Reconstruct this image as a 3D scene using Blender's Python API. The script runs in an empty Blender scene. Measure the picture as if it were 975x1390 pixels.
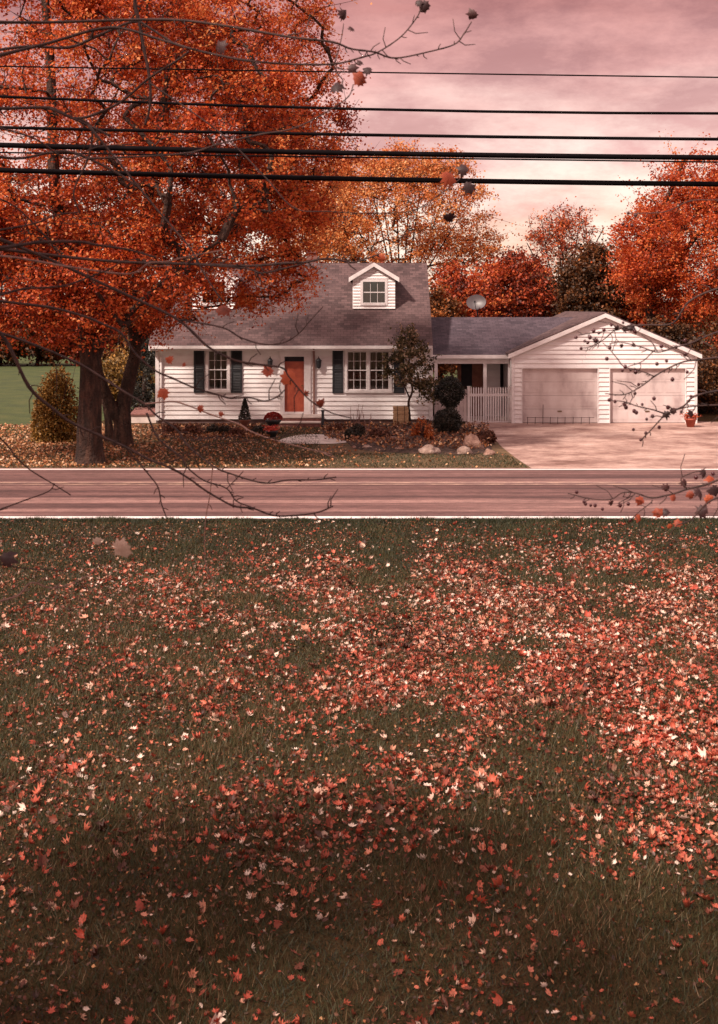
import bpy, math, random
import numpy as np
from mathutils import Vector, Matrix, noise as mnoise
random.seed(7); RNG = np.random.default_rng(7)
F = 1680.0; CX = 487.5; HY = 418.0; CAMZ = 4.2
sc = bpy.context.scene
COL = sc.collection
# real-world measures worked out from the photograph (focal length, eye height 4.2 m)
def X(px, D): return (px - CX) / F * D
def Z(py, D): return CAMZ + (HY - py) / F * D
def GD(py): return F * CAMZ / (py - HY)            # distance of a ground point
def G(px, py):
    D = GD(py); return (X(px, D), D)

# ------------------------------------------------------------------ materials
def new_mat(name):
    m = bpy.data.materials.new(name); m.use_nodes = True
    nt = m.node_tree; b = nt.nodes['Principled BSDF']
    return m, nt, b
def ramp(nt, fac, stops):
    r = nt.nodes.new('ShaderNodeValToRGB')
    e = r.color_ramp.elements
    while len(e) < len(stops): e.new(0.5)
    for i, (p, c) in enumerate(stops):
        e[i].position = p; e[i].color = (*c, 1)
    nt.links.new(fac, r.inputs[0]); return r.outputs[0]
def noise_tex(nt, scale, detail=6, rough=.6, vec=None, stretch=None):
    n = nt.nodes.new('ShaderNodeTexNoise')
    n.inputs['Scale'].default_value = scale; n.inputs['Detail'].default_value = detail
    n.inputs['Roughness'].default_value = rough
    if vec is None:
        tc = nt.nodes.new('ShaderNodeTexCoord'); vec = tc.outputs['Object']
    if stretch:
        mp = nt.nodes.new('ShaderNodeMapping'); mp.inputs['Scale'].default_value = stretch
        nt.links.new(vec, mp.inputs[0]); vec = mp.outputs[0]
    nt.links.new(vec, n.inputs['Vector']); return n.outputs['Fac']
def bump(nt, b, h, strength=.3, dist=.02):
    bp = nt.nodes.new('ShaderNodeBump'); bp.inputs['Strength'].default_value = strength
    bp.inputs['Distance'].default_value = dist
    nt.links.new(h, bp.inputs['Height']); nt.links.new(bp.outputs[0], b.inputs['Normal'])
def mixc(nt, fac, a, b, mode='MIX'):
    m = nt.nodes.new('ShaderNodeMix'); m.data_type = 'RGBA'; m.blend_type = mode
    for s, v in ((m.inputs[0], fac), (m.inputs[6], a), (m.inputs[7], b)):
        if isinstance(v, (int, float)): s.default_value = v
        elif isinstance(v, tuple): s.default_value = (*v, 1)
        else: nt.links.new(v, s)
    return m.outputs[2]
def noisy(name, c0, c1, scale=4, rough=.8, bs=.2, bscale=40, bd=.01, stretch=None, c2=None):
    m, nt, b = new_mat(name)
    stops = [(.3, c0), (.7, c1)] if c2 is None else [(.28, c0), (.5, c1), (.72, c2)]
    nt.links.new(ramp(nt, noise_tex(nt, scale, stretch=stretch), stops), b.inputs['Base Color'])
    b.inputs['Roughness'].default_value = rough
    if bs: bump(nt, b, noise_tex(nt, bscale), bs, bd)
    return m
M = {}
M['siding'] = noisy('white_painted_clapboard', (.66,.60,.60), (.82,.79,.79), 1.3, .55, .15, 60, .004, (1,1,3), (.86,.84,.84))
M['garage_siding'] = noisy('garage_clapboard', (.60,.53,.54), (.76,.71,.71), 1.1, .6, .15, 60, .004, (1,1,3), (.78,.75,.75))
M['trim'] = noisy('white_trim_paint', (.62,.56,.56), (.80,.77,.77), 3, .5, .1, 30, .003)
M['black'] = noisy('black_paint', (.010,.012,.016), (.022,.024,.03), 5, .5, .1, 40, .003)
M['garage_door'] = noisy('garage_door_paint', (.30,.22,.22), (.54,.45,.44), .9, .6, .12, 50, .004, (1.6,1,.8), (.64,.56,.55))
M['red_door'] = noisy('red_door_paint', (.30,.055,.03), (.46,.10,.05), 4, .4, .12, 20, .004)
M['brick'] = noisy('brick_steps', (.13,.05,.045), (.26,.12,.10), 9, .9, .5, 30, .02)
M['concrete'] = noisy('concrete', (.48,.40,.37), (.74,.64,.58), 2.5, .9, .3, 60, .006)
M['stone_base'] = noisy('foundation_block', (.10,.06,.055), (.20,.13,.12), 3, .9, .4, 30, .01)
M['gravel'] = noisy('rock', (.14,.065,.05), (.30,.17,.13), 3.5, .85, .9, 14, .06, None, (.42,.27,.22))
M['palerock'] = noisy('pale_rock', (.22,.13,.11), (.40,.28,.23), 4, .85, .9, 14, .06, None, (.52,.40,.34))
M['wood'] = noisy('bark_brown', (.014,.008,.006), (.052,.026,.019), 9, .95, 1., 11, .16, (1,1,.22), (.13,.062,.042))
M['twig'] = noisy('twig_bark', (.020,.010,.010), (.075,.035,.03), 30, .8, .3, 90, .002)
M['paletwig'] = noisy('pale_twig_bark', (.16,.08,.07), (.34,.20,.17), 30, .8, .3, 90, .002)
M['mulch'] = noisy('mulch', (.018,.010,.007), (.060,.030,.021), 6, .95, 1, 20, .08, None, (.16,.09,.065))
M['wire'] = noisy('cable_sheath', (.004,.003,.004), (.009,.007,.008), 3, .95, 0); M['wire'].node_tree.nodes['Principled BSDF'].inputs['Specular IOR Level'].default_value = .05
M['dish'] = noisy('dish_grey', (.05,.038,.043), (.09,.07,.075), 3, .45, .1, 20, .003)
M['terracotta'] = noisy('terracotta', (.26,.05,.03), (.42,.10,.06), 6, .8, .2, 30, .004)
M['straw'] = noisy('straw', (.34,.18,.09), (.66,.44,.25), 16, .95, 1, 60, .03, (1,1,5), (.78,.58,.38))
M['brown_panel'] = noisy('brown_panel', (.16,.055,.035), (.28,.11,.07), 5, .7, .2, 20, .005)
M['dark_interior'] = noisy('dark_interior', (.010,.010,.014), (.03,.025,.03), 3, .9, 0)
M['curtain'] = noisy('curtain_cloth', (.20,.13,.10), (.42,.31,.24), 6, .9, .2, 20, .01, (6,1,.5))
M['handle'] = noisy('aged_brass', (.10,.07,.03), (.22,.15,.07), 20, .35, 0); M['handle'].node_tree.nodes['Principled BSDF'].inputs['Metallic'].default_value = .8
def glass_mat():
    m = bpy.data.materials.new('window_glass'); m.use_nodes = True; nt = m.node_tree; nt.nodes.clear()
    o = nt.nodes.new('ShaderNodeOutputMaterial'); mx = nt.nodes.new('ShaderNodeMixShader')
    t = nt.nodes.new('ShaderNodeBsdfTransparent'); g = nt.nodes.new('ShaderNodeBsdfGlossy'); g.inputs['Roughness'].default_value = .03
    fr = nt.nodes.new('ShaderNodeFresnel'); fr.inputs[0].default_value = 1.9
    t.inputs[0].default_value = (.75,.75,.78,1)
    nt.links.new(fr.outputs[0], mx.inputs[0]); nt.links.new(t.outputs[0], mx.inputs[1]); nt.links.new(g.outputs[0], mx.inputs[2]); nt.links.new(mx.outputs[0], o.inputs[0])
    return m
M['glass'] = glass_mat()
def shingle_mat(name, cols):
    m, nt, b = new_mat(name)
    tc = nt.nodes.new('ShaderNodeTexCoord')
    br = nt.nodes.new('ShaderNodeTexBrick'); br.inputs['Scale'].default_value = 1
    br.inputs['Brick Width'].default_value = .24; br.inputs['Row Height'].default_value = .13
    br.inputs['Mortar Size'].default_value = .007; br.inputs['Color1'].default_value = (0,0,0,1); br.inputs['Color2'].default_value = (1,1,1,1)
    br.inputs['Mortar'].default_value = (.0,.0,.0,1)
    uv = nt.nodes.new('ShaderNodeUVMap'); nt.links.new(uv.outputs[0], br.inputs['Vector'])
    n1 = noise_tex(nt, .8, 5); n2 = noise_tex(nt, 14, 6, .8)
    a = nt.nodes.new('ShaderNodeMath'); a.operation = 'MULTIPLY_ADD'; a.inputs[1].default_value = .28
    nt.links.new(br.outputs['Color'], a.inputs[0])
    a2 = nt.nodes.new('ShaderNodeMath'); a2.operation = 'MULTIPLY_ADD'; a2.inputs[1].default_value = .5
    nt.links.new(n1, a2.inputs[0]); nt.links.new(a2.outputs[0], a.inputs[2])
    a3 = nt.nodes.new('ShaderNodeMath'); a3.operation = 'MULTIPLY'; a3.inputs[1].default_value = .55
    nt.links.new(n2, a3.inputs[0]); nt.links.new(a3.outputs[0], a2.inputs[2])
    c = ramp(nt, a.outputs[0], [(.38, cols[0]), (.56, cols[1]), (.78, cols[2])])
    mf = nt.nodes.new('ShaderNodeMath'); mf.operation = 'MULTIPLY'; mf.inputs[1].default_value = .55; nt.links.new(br.outputs['Fac'], mf.inputs[0]); c = mixc(nt, mf.outputs[0], c, tuple(x*.6 for x in cols[0]))
    nt.links.new(c, b.inputs['Base Color']); b.inputs['Roughness'].default_value = .9
    bump(nt, b, br.outputs['Fac'], -.5, .01)
    return m
M['roof'] = shingle_mat('asphalt_shingles', [(.034,.019,.020), (.064,.037,.038), (.118,.070,.070)])
M['roof_dark'] = shingle_mat('dark_asphalt_shingles', [(.026,.017,.026), (.048,.033,.044), (.085,.060,.075)])
def leaf_mat(name, stops, trans=.35, attr='tone', rough=.6):
    m = bpy.data.materials.new(name); m.use_nodes = True; nt = m.node_tree; nt.nodes.clear()
    o = nt.nodes.new('ShaderNodeOutputMaterial'); mx = nt.nodes.new('ShaderNodeMixShader'); mx.inputs[0].default_value = trans
    p = nt.nodes.new('ShaderNodeBsdfPrincipled'); p.inputs['Roughness'].default_value = rough
    t = nt.nodes.new('ShaderNodeBsdfTranslucent')
    at = nt.nodes.new('ShaderNodeAttribute'); at.attribute_name = attr
    c = ramp(nt, at.outputs['Fac'], stops)
    nt.links.new(c, p.inputs['Base Color']); nt.links.new(c, t.inputs[0])
    nt.links.new(p.outputs[0], mx.inputs[1]); nt.links.new(t.outputs[0], mx.inputs[2]); nt.links.new(mx.outputs[0], o.inputs[0])
    return m
M['maple'] = leaf_mat('orange_maple_leaves', [(.0,(.24,.034,.013)), (.25,(.46,.068,.020)), (.55,(.68,.130,.030)), (.8,(.78,.21,.05)), (1.,(.82,.36,.13))], .5)
M['maple_red'] = leaf_mat('russet_leaves', [(.0,(.10,.02,.012)), (.35,(.34,.050,.018)), (.7,(.58,.10,.026)), (1.,(.70,.22,.06))], .4)
M['gold'] = leaf_mat('gold_leaves', [(.0,(.26,.06,.020)), (.4,(.62,.17,.040)), (.75,(.78,.31,.09)), (1.,(.85,.50,.22))], .45)
M['olive'] = leaf_mat('olive_leaves', [(.0,(.035,.018,.009)), (.4,(.12,.048,.016)), (.8,(.28,.095,.025)), (1.,(.48,.15,.035))])
M['yellowgreen'] = leaf_mat('yellow_green_leaves', [(.0,(.10,.055,.012)), (.5,(.28,.15,.03)), (1.,(.50,.25,.06))])
M['dark_leaf'] = leaf_mat('dark_evergreen_leaves', [(.0,(.010,.012,.010)), (.6,(.030,.028,.020)), (1.,(.06,.045,.03))], .15)
M['green_leaf'] = leaf_mat('green_brown_leaves', [(.0,(.035,.03,.012)), (.55,(.10,.075,.025)), (.85,(.20,.14,.06)), (1.,(.45,.30,.20))], .25)
M['red_plant'] = leaf_mat('dry_reddish_leaves', [(.0,(.04,.015,.010)), (.5,(.14,.05,.03)), (1.,(.30,.12,.07))], .2)
M['red_flower'] = leaf_mat('red_flowers', [(.0,(.10,.01,.008)), (.6,(.38,.03,.02)), (1.,(.55,.07,.04))], .2)
M['fallen'] = leaf_mat('fallen_leaves', [(.0,(.045,.016,.010)), (.2,(.17,.040,.020)), (.42,(.46,.070,.038)), (.6,(.56,.15,.085)), (.78,(.58,.30,.20)), (1.,(.80,.62,.52))], .15)
M['dry'] = leaf_mat('dry_fallen_leaves', [(.0,(.035,.014,.009)), (.3,(.11,.045,.024)), (.6,(.33,.11,.042)), (.82,(.56,.27,.11)), (1.,(.70,.46,.30))], .15)
M['grass'] = leaf_mat('grass_blades', [(.0,(.013,.018,.008)), (.35,(.038,.046,.016)), (.7,(.078,.072,.027)), (1.,(.25,.15,.08))], .25)
M['hang_red'] = leaf_mat('hanging_red_leaf', [(.0,(.10,.025,.018)), (.5,(.42,.08,.035)), (1.,(.62,.15,.06))], .3)
M['hang_dark'] = leaf_mat('hanging_dark_leaf', [(.0,(.02,.010,.012)), (1.,(.10,.035,.035))], .2)
M['hang_pale'] = leaf_mat('hanging_pale_leaf', [(.0,(.42,.26,.20)), (1.,(.85,.70,.60))], .2)
M['berry'] = noisy('berry_skin', (.030,.008,.012), (.09,.015,.02), 30, .3, 0)

def lawn_mat():
    m, nt, b = new_mat('lawn_ground')
    n1 = noise_tex(nt, .35, 5); n2 = noise_tex(nt, 9, 8, .75); n3 = noise_tex(nt, 60, 4, .8)
    c = ramp(nt, n2, [(.36,(.018,.013,.006)), (.5,(.044,.034,.013)), (.64,(.095,.058,.026))])
    c2 = ramp(nt, n3, [(.35,(.045,.025,.012)), (.65,(.17,.085,.045))])
    f = ramp(nt, n1, [(.35,(.15,.15,.15)), (.65,(.65,.65,.65))])
    sep = nt.nodes.new('ShaderNodeRGBToBW'); nt.links.new(f, sep.inputs[0])
    nt.links.new(mixc(nt, sep.outputs[0], c, c2), b.inputs['Base Color'])
    b.inputs['Roughness'].default_value = .95; b.inputs['Specular IOR Level'].default_value = .1
    bump(nt, b, n3, .8, .03); return m
M['lawn'] = lawn_mat()
M['leafy_lawn'] = noisy('leafy_lawn', (.045,.036,.014), (.12,.070,.030), 4, .95, .8, 50, .03, None, (.24,.13,.06)); 
M['field'] = noisy('green_field', (.020,.034,.007), (.042,.060,.010), .9, .95, .6, 20, .03, None, (.072,.078,.017))
def road_mat():
    m, nt, b = new_mat('worn_red_asphalt')
    a = noise_tex(nt, 1.0, 7, .62, None, (.04,1.3,1)); g = noise_tex(nt, 28, 6, .75); d = noise_tex(nt, 1.6, 5, .65, None, (.25,1,1))
    c = ramp(nt, a, [(.36,(.050,.023,.022)), (.49,(.112,.055,.050)), (.62,(.23,.135,.118))]); g2 = noise_tex(nt, 7, 8, .8, None, (.5,1.6,1)); c = mixc(nt, .6, c, ramp(nt, g2, [(.36,(.22,.2,.21)), (.64,(.85,.83,.83))]), 'OVERLAY')
    c = mixc(nt, .5, c, ramp(nt, g, [(.3,(.30,.28,.28)), (.7,(.85,.85,.85))]), 'OVERLAY')
    c = mixc(nt, .35, c, ramp(nt, d, [(.35,(.35,.33,.34)), (.65,(.8,.8,.8))]), 'OVERLAY')
    nt.links.new(c, b.inputs['Base Color']); b.inputs['Roughness'].default_value = .85
    bump(nt, b, g, .5, .01); return m
M['road'] = road_mat()
def drive_mat():
    m, nt, b = new_mat('gravel_drive')
    a = noise_tex(nt, .8, 8, .72, None, (.6,.8,1)); g = noise_tex(nt, 38, 5, .8)
    c = ramp(nt, a, [(.34,(.14,.07,.055)), (.44,(.25,.15,.125)), (.56,(.42,.29,.245)), (.75,(.55,.42,.37))]); g2 = noise_tex(nt, 5, 8, .8, None, (.5,1.3,1)); c = mixc(nt, .5, c, ramp(nt, g2, [(.36,(.25,.22,.22)), (.64,(.82,.8,.8))]), 'OVERLAY')
    c = mixc(nt, .55, c, ramp(nt, g, [(.3,(.25,.22,.22)), (.7,(.8,.8,.8))]), 'OVERLAY')
    nt.links.new(c, b.inputs['Base Color']); b.inputs['Roughness'].default_value = .95
    bump(nt, b, g, .8, .02); return m
M['drive'] = drive_mat()
def paint_mat(name, col, wear):
    m, nt, b = new_mat(name)
    g = noise_tex(nt, 5, 8, .75, None, (.5,2,1))
    nt.links.new(ramp(nt, g, [(wear,(.25,.15,.14)), (wear+.16, col)]), b.inputs['Base Color'])
    b.inputs['Roughness'].default_value = .6; return m
M['line_white'] = paint_mat('white_line_paint', (.84,.76,.74), .28)
M['line_yellow'] = paint_mat('yellow_line_paint', (.66,.45,.33), .46)

# ------------------------------------------------------------------ mesh helpers
class MB:
    def __init__(s): s.v = []; s.f = []; s.uv = None
    def add(s, vs, fs):
        o = len(s.v); s.v += [tuple(v) for v in vs]; s.f += [tuple(i + o for i in f) for f in fs]
    def box(s, x0, x1, y0, y1, z0, z1):
        s.add([(x0,y0,z0),(x1,y0,z0),(x1,y1,z0),(x0,y1,z0),(x0,y0,z1),(x1,y0,z1),(x1,y1,z1),(x0,y1,z1)],
              [(0,3,2,1),(4,5,6,7),(0,1,5,4),(1,2,6,5),(2,3,7,6),(3,0,4,7)])
    def prism(s, poly, axis, a, b):
        """closed polygon (list of 2D points) extruded along an axis"""
        n = len(poly)
        def P(p, t):
            if axis == 'y': return (p[0], t, p[1])
            if axis == 'x': return (t, p[0], p[1])
            return (p[0], p[1], t)
        vs = [P(p, a) for p in poly] + [P(p, b) for p in poly]
        s.add(vs, [tuple(range(n))[::-1], tuple(range(n, 2*n))] + [(i, (i+1) % n, n + (i+1) % n, n + i) for i in range(n)])
    def tube(s, pts, rs, n=8, jit=0, caps=True):
        pts = [Vector(p) for p in pts]; k = len(pts); o = len(s.v)
        up = Vector((0, 0, 1)); prev = None
        for i, p in enumerate(pts):
            t = (pts[min(i+1, k-1)] - pts[max(i-1, 0)]).normalized()
            if prev is None:
                a = t.cross(up if abs(t.z) < .95 else Vector((1,0,0))).normalized()
            else:
                a = (prev - t * prev.dot(t)).normalized()
            prev = a; b = t.cross(a)
            for j in range(n):
                an = 2*math.pi*j/n; r = rs[i]
                if jit: r *= 1 + jit*mnoise.noise(Vector((math.cos(an)*1.3 + p.x, math.sin(an)*1.3 + p.y, p.z*.5)))*2 + jit*.9*mnoise.noise(Vector((math.cos(an)*3.2, math.sin(an)*3.2, p.z*.8+p.x)))
                s.v.append(tuple(p + a*(r*math.cos(an)) + b*(r*math.sin(an))))
        for i in range(k-1):
            for j in range(n):
                s.f.append((o+i*n+j, o+i*n+(j+1) % n, o+(i+1)*n+(j+1) % n, o+(i+1)*n+j))
        if caps:
            s.f.append(tuple(o+j for j in range(n))[::-1]); s.f.append(tuple(o+(k-1)*n+j for j in range(n)))
    def lathe(s, prof, c, n=16):
        o = len(s.v); k = len(prof)
        for r, z in prof:
            for j in range(n):
                an = 2*math.pi*j/n; s.v.append((c[0]+r*math.cos(an), c[1]+r*math.sin(an), c[2]+z))
        for i in range(k-1):
            for j in range(n):
                s.f.append((o+i*n+j, o+i*n+(j+1) % n, o+(i+1)*n+(j+1) % n, o+(i+1)*n+j))
        s.f.append(tuple(o+j for j in range(n))[::-1]); s.f.append(tuple(o+(k-1)*n+j for j in range(n)))
    def build(s, name, mat, parent=None, smooth=False):
        me = bpy.data.meshes.new(name); me.from_pydata(s.v, [], s.f); me.update()
        if smooth:
            me.polygons.foreach_set('use_smooth', [True]*len(me.polygons))
        me.materials.append(mat)
        o = bpy.data.objects.new(name, me); COL.objects.link(o)
        if parent: 
            o.parent = parent
            l = WLOC.get(parent.name, Vector((0,0,0)))
            if l.length > 0: me.transform(Matrix.Translation(-l))
            WLOC[o.name] = l
        return o
WLOC = {}   # world location of every parent (mesh data is given in world coordinates and shifted)
def tag(o, label=None, cat=None, group=None, kind=None):
    if label: o['label'] = label
    if cat: o['category'] = cat
    if group: o['group'] = group
    if kind: o['kind'] = kind
    return o
def thing(name, loc, label, cat, group=None):
    o = bpy.data.objects.new(name, None); COL.objects.link(o); o.location = loc; o.empty_display_size = .2
    WLOC[o.name] = Vector(loc); return tag(o, label, cat, group)
def np_mesh(name, V, Fc, mat, parent=None, tone=None, smooth=False):
    """V (n,3) array, Fc (m,k) array of equal-size faces"""
    me = bpy.data.meshes.new(name); m, k = Fc.shape
    if parent is not None:
        l = WLOC.get(parent.name, Vector((0,0,0))); V = V - np.array(l)
    me.vertices.add(len(V)); me.vertices.foreach_set('co', V.astype(np.float32).ravel())
    me.loops.add(m*k); me.loops.foreach_set('vertex_index', Fc.astype(np.int32).ravel())
    me.polygons.add(m); me.polygons.foreach_set('loop_start', np.arange(0, m*k, k, dtype=np.int32))
    me.polygons.foreach_set('loop_total', np.full(m, k, dtype=np.int32))
    if smooth: me.polygons.foreach_set('use_smooth', np.ones(m, dtype=bool))
    me.update(calc_edges=True)
    if tone is not None:
        at = me.attributes.new('tone', 'FLOAT', 'POINT'); at.data.foreach_set('value', np.clip(tone,0,1).astype(np.float32))
    me.materials.append(mat)
    o = bpy.data.objects.new(name, me); COL.objects.link(o)
    if parent is not None: o.parent = parent; WLOC[o.name] = WLOC.get(parent.name, Vector((0,0,0)))
    return o
def leaf_cards(C, size, tone, up_bias=.0, aspect=.8, fold=.25, rng=RNG):
    """small folded four-point leaves (two triangles each) at centres C"""
    n = len(C)
    N = rng.normal(size=(n,3)); N[:,2] += up_bias*2; N /= np.linalg.norm(N,axis=1,keepdims=True)
    A = rng.normal(size=(n,3)); A -= N*(A*N).sum(1,keepdims=True); A /= np.linalg.norm(A,axis=1,keepdims=True)
    B = np.cross(N, A)
    s = (np.ones(n)*size*rng.uniform(.6,1.25,n))[:,None]
    tip = C + A*s*.55; base = C - A*s*.45
    l = C + B*s*.45*aspect + N*s*fold*rng.uniform(0,1,(n,1)); r = C - B*s*.45*aspect + N*s*fold*rng.uniform(0,1,(n,1))
    V = np.stack([base, l, tip, r], 1).reshape(-1,3)
    i = np.arange(n)*4
    Fc = np.stack([np.stack([i, i+1, i+2],1), np.stack([i, i+2, i+3],1)],1).reshape(-1,3)
    return V, Fc, np.repeat(tone, 4)
def frusta(P0, P1, R0, R1, n=5):
    d = P1-P0; L = np.linalg.norm(d,axis=1,keepdims=True)+1e-9; t = d/L
    ref = np.where(np.abs(t[:,2:3])<.9, np.array([[0,0,1.]]), np.array([[1.,0,0]]))
    a = np.cross(t, ref); a /= np.linalg.norm(a,axis=1,keepdims=True); b = np.cross(t,a)
    ang = np.arange(n)*2*np.pi/n
    ca, sa = np.cos(ang)[None,:,None], np.sin(ang)[None,:,None]
    ring = a[:,None,:]*ca + b[:,None,:]*sa
    V0 = P0[:,None,:] + ring*R0[:,None,None]; V1 = (P1+t*L*.05)[:,None,:] + ring*R1[:,None,None]
    V = np.concatenate([V0,V1],1).reshape(-1,3)
    k = (np.arange(len(P0))*2*n)[:,None]; j = np.arange(n)[None,:]; j2 = (j+1)%n
    Fc = np.stack([k+j, k+j2, k+n+j2, k+n+j],2).reshape(-1,4)
    return V, Fc
def spline(pts, sub=5):
    P = [Vector(p) for p in pts]; P = [P[0]*2-P[1]] + P + [P[-1]*2-P[-2]]; out = []
    for i in range(1, len(P)-2):
        for k in range(sub):
            t = k/sub; a,b,c,d = P[i-1],P[i],P[i+1],P[i+2]
            out.append(.5*((2*b)+(c-a)*t+(2*a-5*b+4*c-d)*t*t+(3*b-a-3*c+d)*t**3))
    out.append(P[-2]); return out

def tree(name, base, label, cat, limbs, lobes, mat, n_leaf=120, leaf=.1, spread=(.55,.45), tip=.006, seed=1, group=None,
         zmin=2., bark='wood', shell=.55, twigs=5, tone=(.5,.22), parent=None, dens_noise=.0, extra_leaves=0, tone_lift=.0):
    rng = np.random.default_rng(seed); rnd = random.Random(seed)
    t = parent or thing(name, base, label, cat, group)
    mb = MB(); nodes = []; rad = []; par = []
    for li, (pts, r0, r1) in enumerate(limbs):
        sp = spline(pts, 9 if r0 > .12 else 5); k = len(sp)
        rs = [r0 + (r1-r0)*(i/(k-1))**.8 for i in range(k)]
        if li == 0: rs = [r*(1+.6*math.exp(-i*.6)) for i, r in enumerate(rs)]
        mb.tube(sp, rs, 20 if r0 > .12 else 8, .13)
        for i, p in enumerate(sp):
            if p.z > zmin: nodes.append(tuple(p))
    nodes = np.array(nodes)
    # cluster centres
    C = []; 
    for (c, r, n) in lobes:
        d = rng.normal(size=(n,3)); d /= np.linalg.norm(d,axis=1,keepdims=True)
        rr = (1 - shell*(1-rng.uniform(0,1,n)**.5))[:,None]
        C.append(np.array(c) + d*rr*np.array(r)*rng.uniform(.88,1.08,(n,1)))
    C = np.concatenate(C); C = C[C[:,2] > .15]
    cen = nodes.mean(0); C = C[np.argsort(np.linalg.norm(C - nodes[-1], axis=1))]
    cap = len(nodes) + len(C)*14; NP = np.zeros((cap,3)); NP[:len(nodes)] = nodes; m = len(nodes); n0 = m
    par = np.full(cap, -1); cnt = np.zeros(cap)
    ends = []
    for c in C:
        d = np.linalg.norm(NP[:m]-c, axis=1); cost = d + .9*np.maximum(0, NP[:m,2]-c[2]+.1*d)
        j = int(np.argmin(cost)); L = d[j]; k = max(2, min(12, int(L/.45)))
        p0 = NP[j].copy(); g = p0 - (NP[par[j]] if par[j] >= 0 else p0 - np.array([0,0,.3])); g /= np.linalg.norm(g)+1e-9
        last = j
        for s in range(1, k+1):
            u = s/k; q = p0*(1-u) + c*u + g*L*.25*math.sin(math.pi*u)*(1-u) + rng.normal(size=3)*.05*L*math.sin(math.pi*u)
            if m >= cap-1: break
            NP[m] = q; par[m] = last; last = m; m += 1
        ends.append(last)
    for e in ends:
        k = e
        while k >= 0: cnt[k] += 1; k = par[k]
    idx = np.arange(n0, m); R = tip*np.maximum(cnt,1)**.5
    P0 = NP[par[idx]]; P1 = NP[idx]; R1 = R[idx]; R0 = np.minimum(R[par[idx]], R1*1.25)
    E = NP[ends]
    tw = np.repeat(E, twigs, 0); off = rng.normal(size=tw.shape)*np.array([spread[0],spread[0],spread[1]])
    P0 = np.concatenate([P0, tw]); P1 = np.concatenate([P1, tw+off]); R0 = np.concatenate([R0, np.full(len(tw), tip)]); R1 = np.concatenate([R1, np.full(len(tw), tip*.4)])
    V, Fc = frusta(P0, P1, R0, R1, 4)
    n_b = len(mb.v)
    mb.build('trunk', M[bark], t, True)
    np_mesh('branches', V, Fc, M[bark], t)
    # leaves
    ct = rng.normal(tone[0], tone[1]*.7, len(E))
    if dens_noise: wgt = np.exp(rng.normal(0, dens_noise, len(E))); nl = (n_leaf*wgt/wgt.mean()).astype(int)
    else: nl = np.full(len(E), n_leaf)
    own = np.repeat(np.arange(len(E)), nl)
    # leaves sit along the cluster's twigs
    which = rng.integers(0, twigs, len(own)); o = off.reshape(len(E), twigs, 3)[own, which]
    Cn = E[own] + o*rng.uniform(.1,1.15,(len(own),1)) + rng.normal(size=(len(own),3))*np.array([spread[0],spread[0],spread[1]])*.33
    tn = ct[own] + rng.normal(0, tone[1], len(own))
    V, Fc, T = leaf_cards(Cn, leaf, tn, .25, rng=rng)
    np_mesh('crown', V, Fc, M[mat], t, T)
    return t

# ------------------------------------------------------------------ setting
def sheet(name, poly, z, mat, kind='structure', nx=0):
    me = bpy.data.meshes.new(name); me.from_pydata([(x,y,z) for x,y in poly], [], [tuple(range(len(poly)))]); me.update(); me.materials.append(mat)
    o = bpy.data.objects.new(name, me); COL.objects.link(o); o['kind'] = kind; return o
def grid_sheet(name, x0, x1, y0, y1, nx, ny, zf, mat):
    xs = np.linspace(x0,x1,nx); ys = np.linspace(y0,y1,ny); XX,YY = np.meshgrid(xs,ys)
    ZZ = zf(XX,YY); V = np.stack([XX.ravel(),YY.ravel(),ZZ.ravel()],1)
    i = np.arange((ny-1)*nx).reshape(ny-1,nx)[:,:-1].ravel(); Fc = np.stack([i,i+1,i+nx+1,i+nx],1)
    o = np_mesh(name, V, Fc, mat, None, None, True); o['kind'] = 'structure'; return o
D1, D2 = GD(703.5), GD(638.0); DC = GD(659.5)
grid_sheet('ground', -700, 700, -300, 1100, 3, 3, lambda x,y: x*0, M['lawn'])
def road_z(x, y): return .006 + .06*np.clip(1-np.abs(y-(D1+D2)/2)/4.2, 0, 1)
sheet('verge', [(-200,D2+.35),(200,D2+.35),(200,44.6),(-200,44.6)], .004, M['leafy_lawn'])
grid_sheet('road', -400, 400, D1-.30, D2+.32, 81, 23, lambda x,y: road_z(x,y), M['road'])
for nm, d, w, mt in (('white_edge_line', D1, .24, 'line_white'), ('white_edge_line', D2, .20, 'line_white')):
    grid_sheet(nm, -400, 400, d-w/2, d+w/2, 81, 3, lambda x,y: road_z(x,y)+.005, M[mt])
for d in (DC-.17, DC+.16):
    grid_sheet('yellow_centre_line', -400, 400, d-.09, d+.09, 81, 3, lambda x,y: road_z(x,y)+.005, M['line_yellow'])
def gp(*pts): return [G(*p) for p in pts]
sheet('field', [(-300,43.5),(-11.5,40.5),(-9.6,44),(-9,60),(20,70),(60,90),(100,400),(-400,400)], .010, M['field'])
drive = gp((722,636.5),(700,622),(680,606),(668,592),(655,582),(632,577.5)) + [(X(632,47.5),47.5),(X(1010,45.3),45.3)] + gp((1010,578),(1300,590),(1300,637.2),(1100,637.2),(980,637.2),(850,637.2))
sheet('driveway', drive, .012, M['drive'])
walk = []
for a in range(0, 28):
    t = a/27*math.pi*2; walk.append(G(428+50*math.cos(t)+3*math.sin(3*t), 598-6.5*math.sin(t)+1.2*math.cos(2*t)))
sheet('front_walk', walk, .022, M['concrete'])
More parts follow.
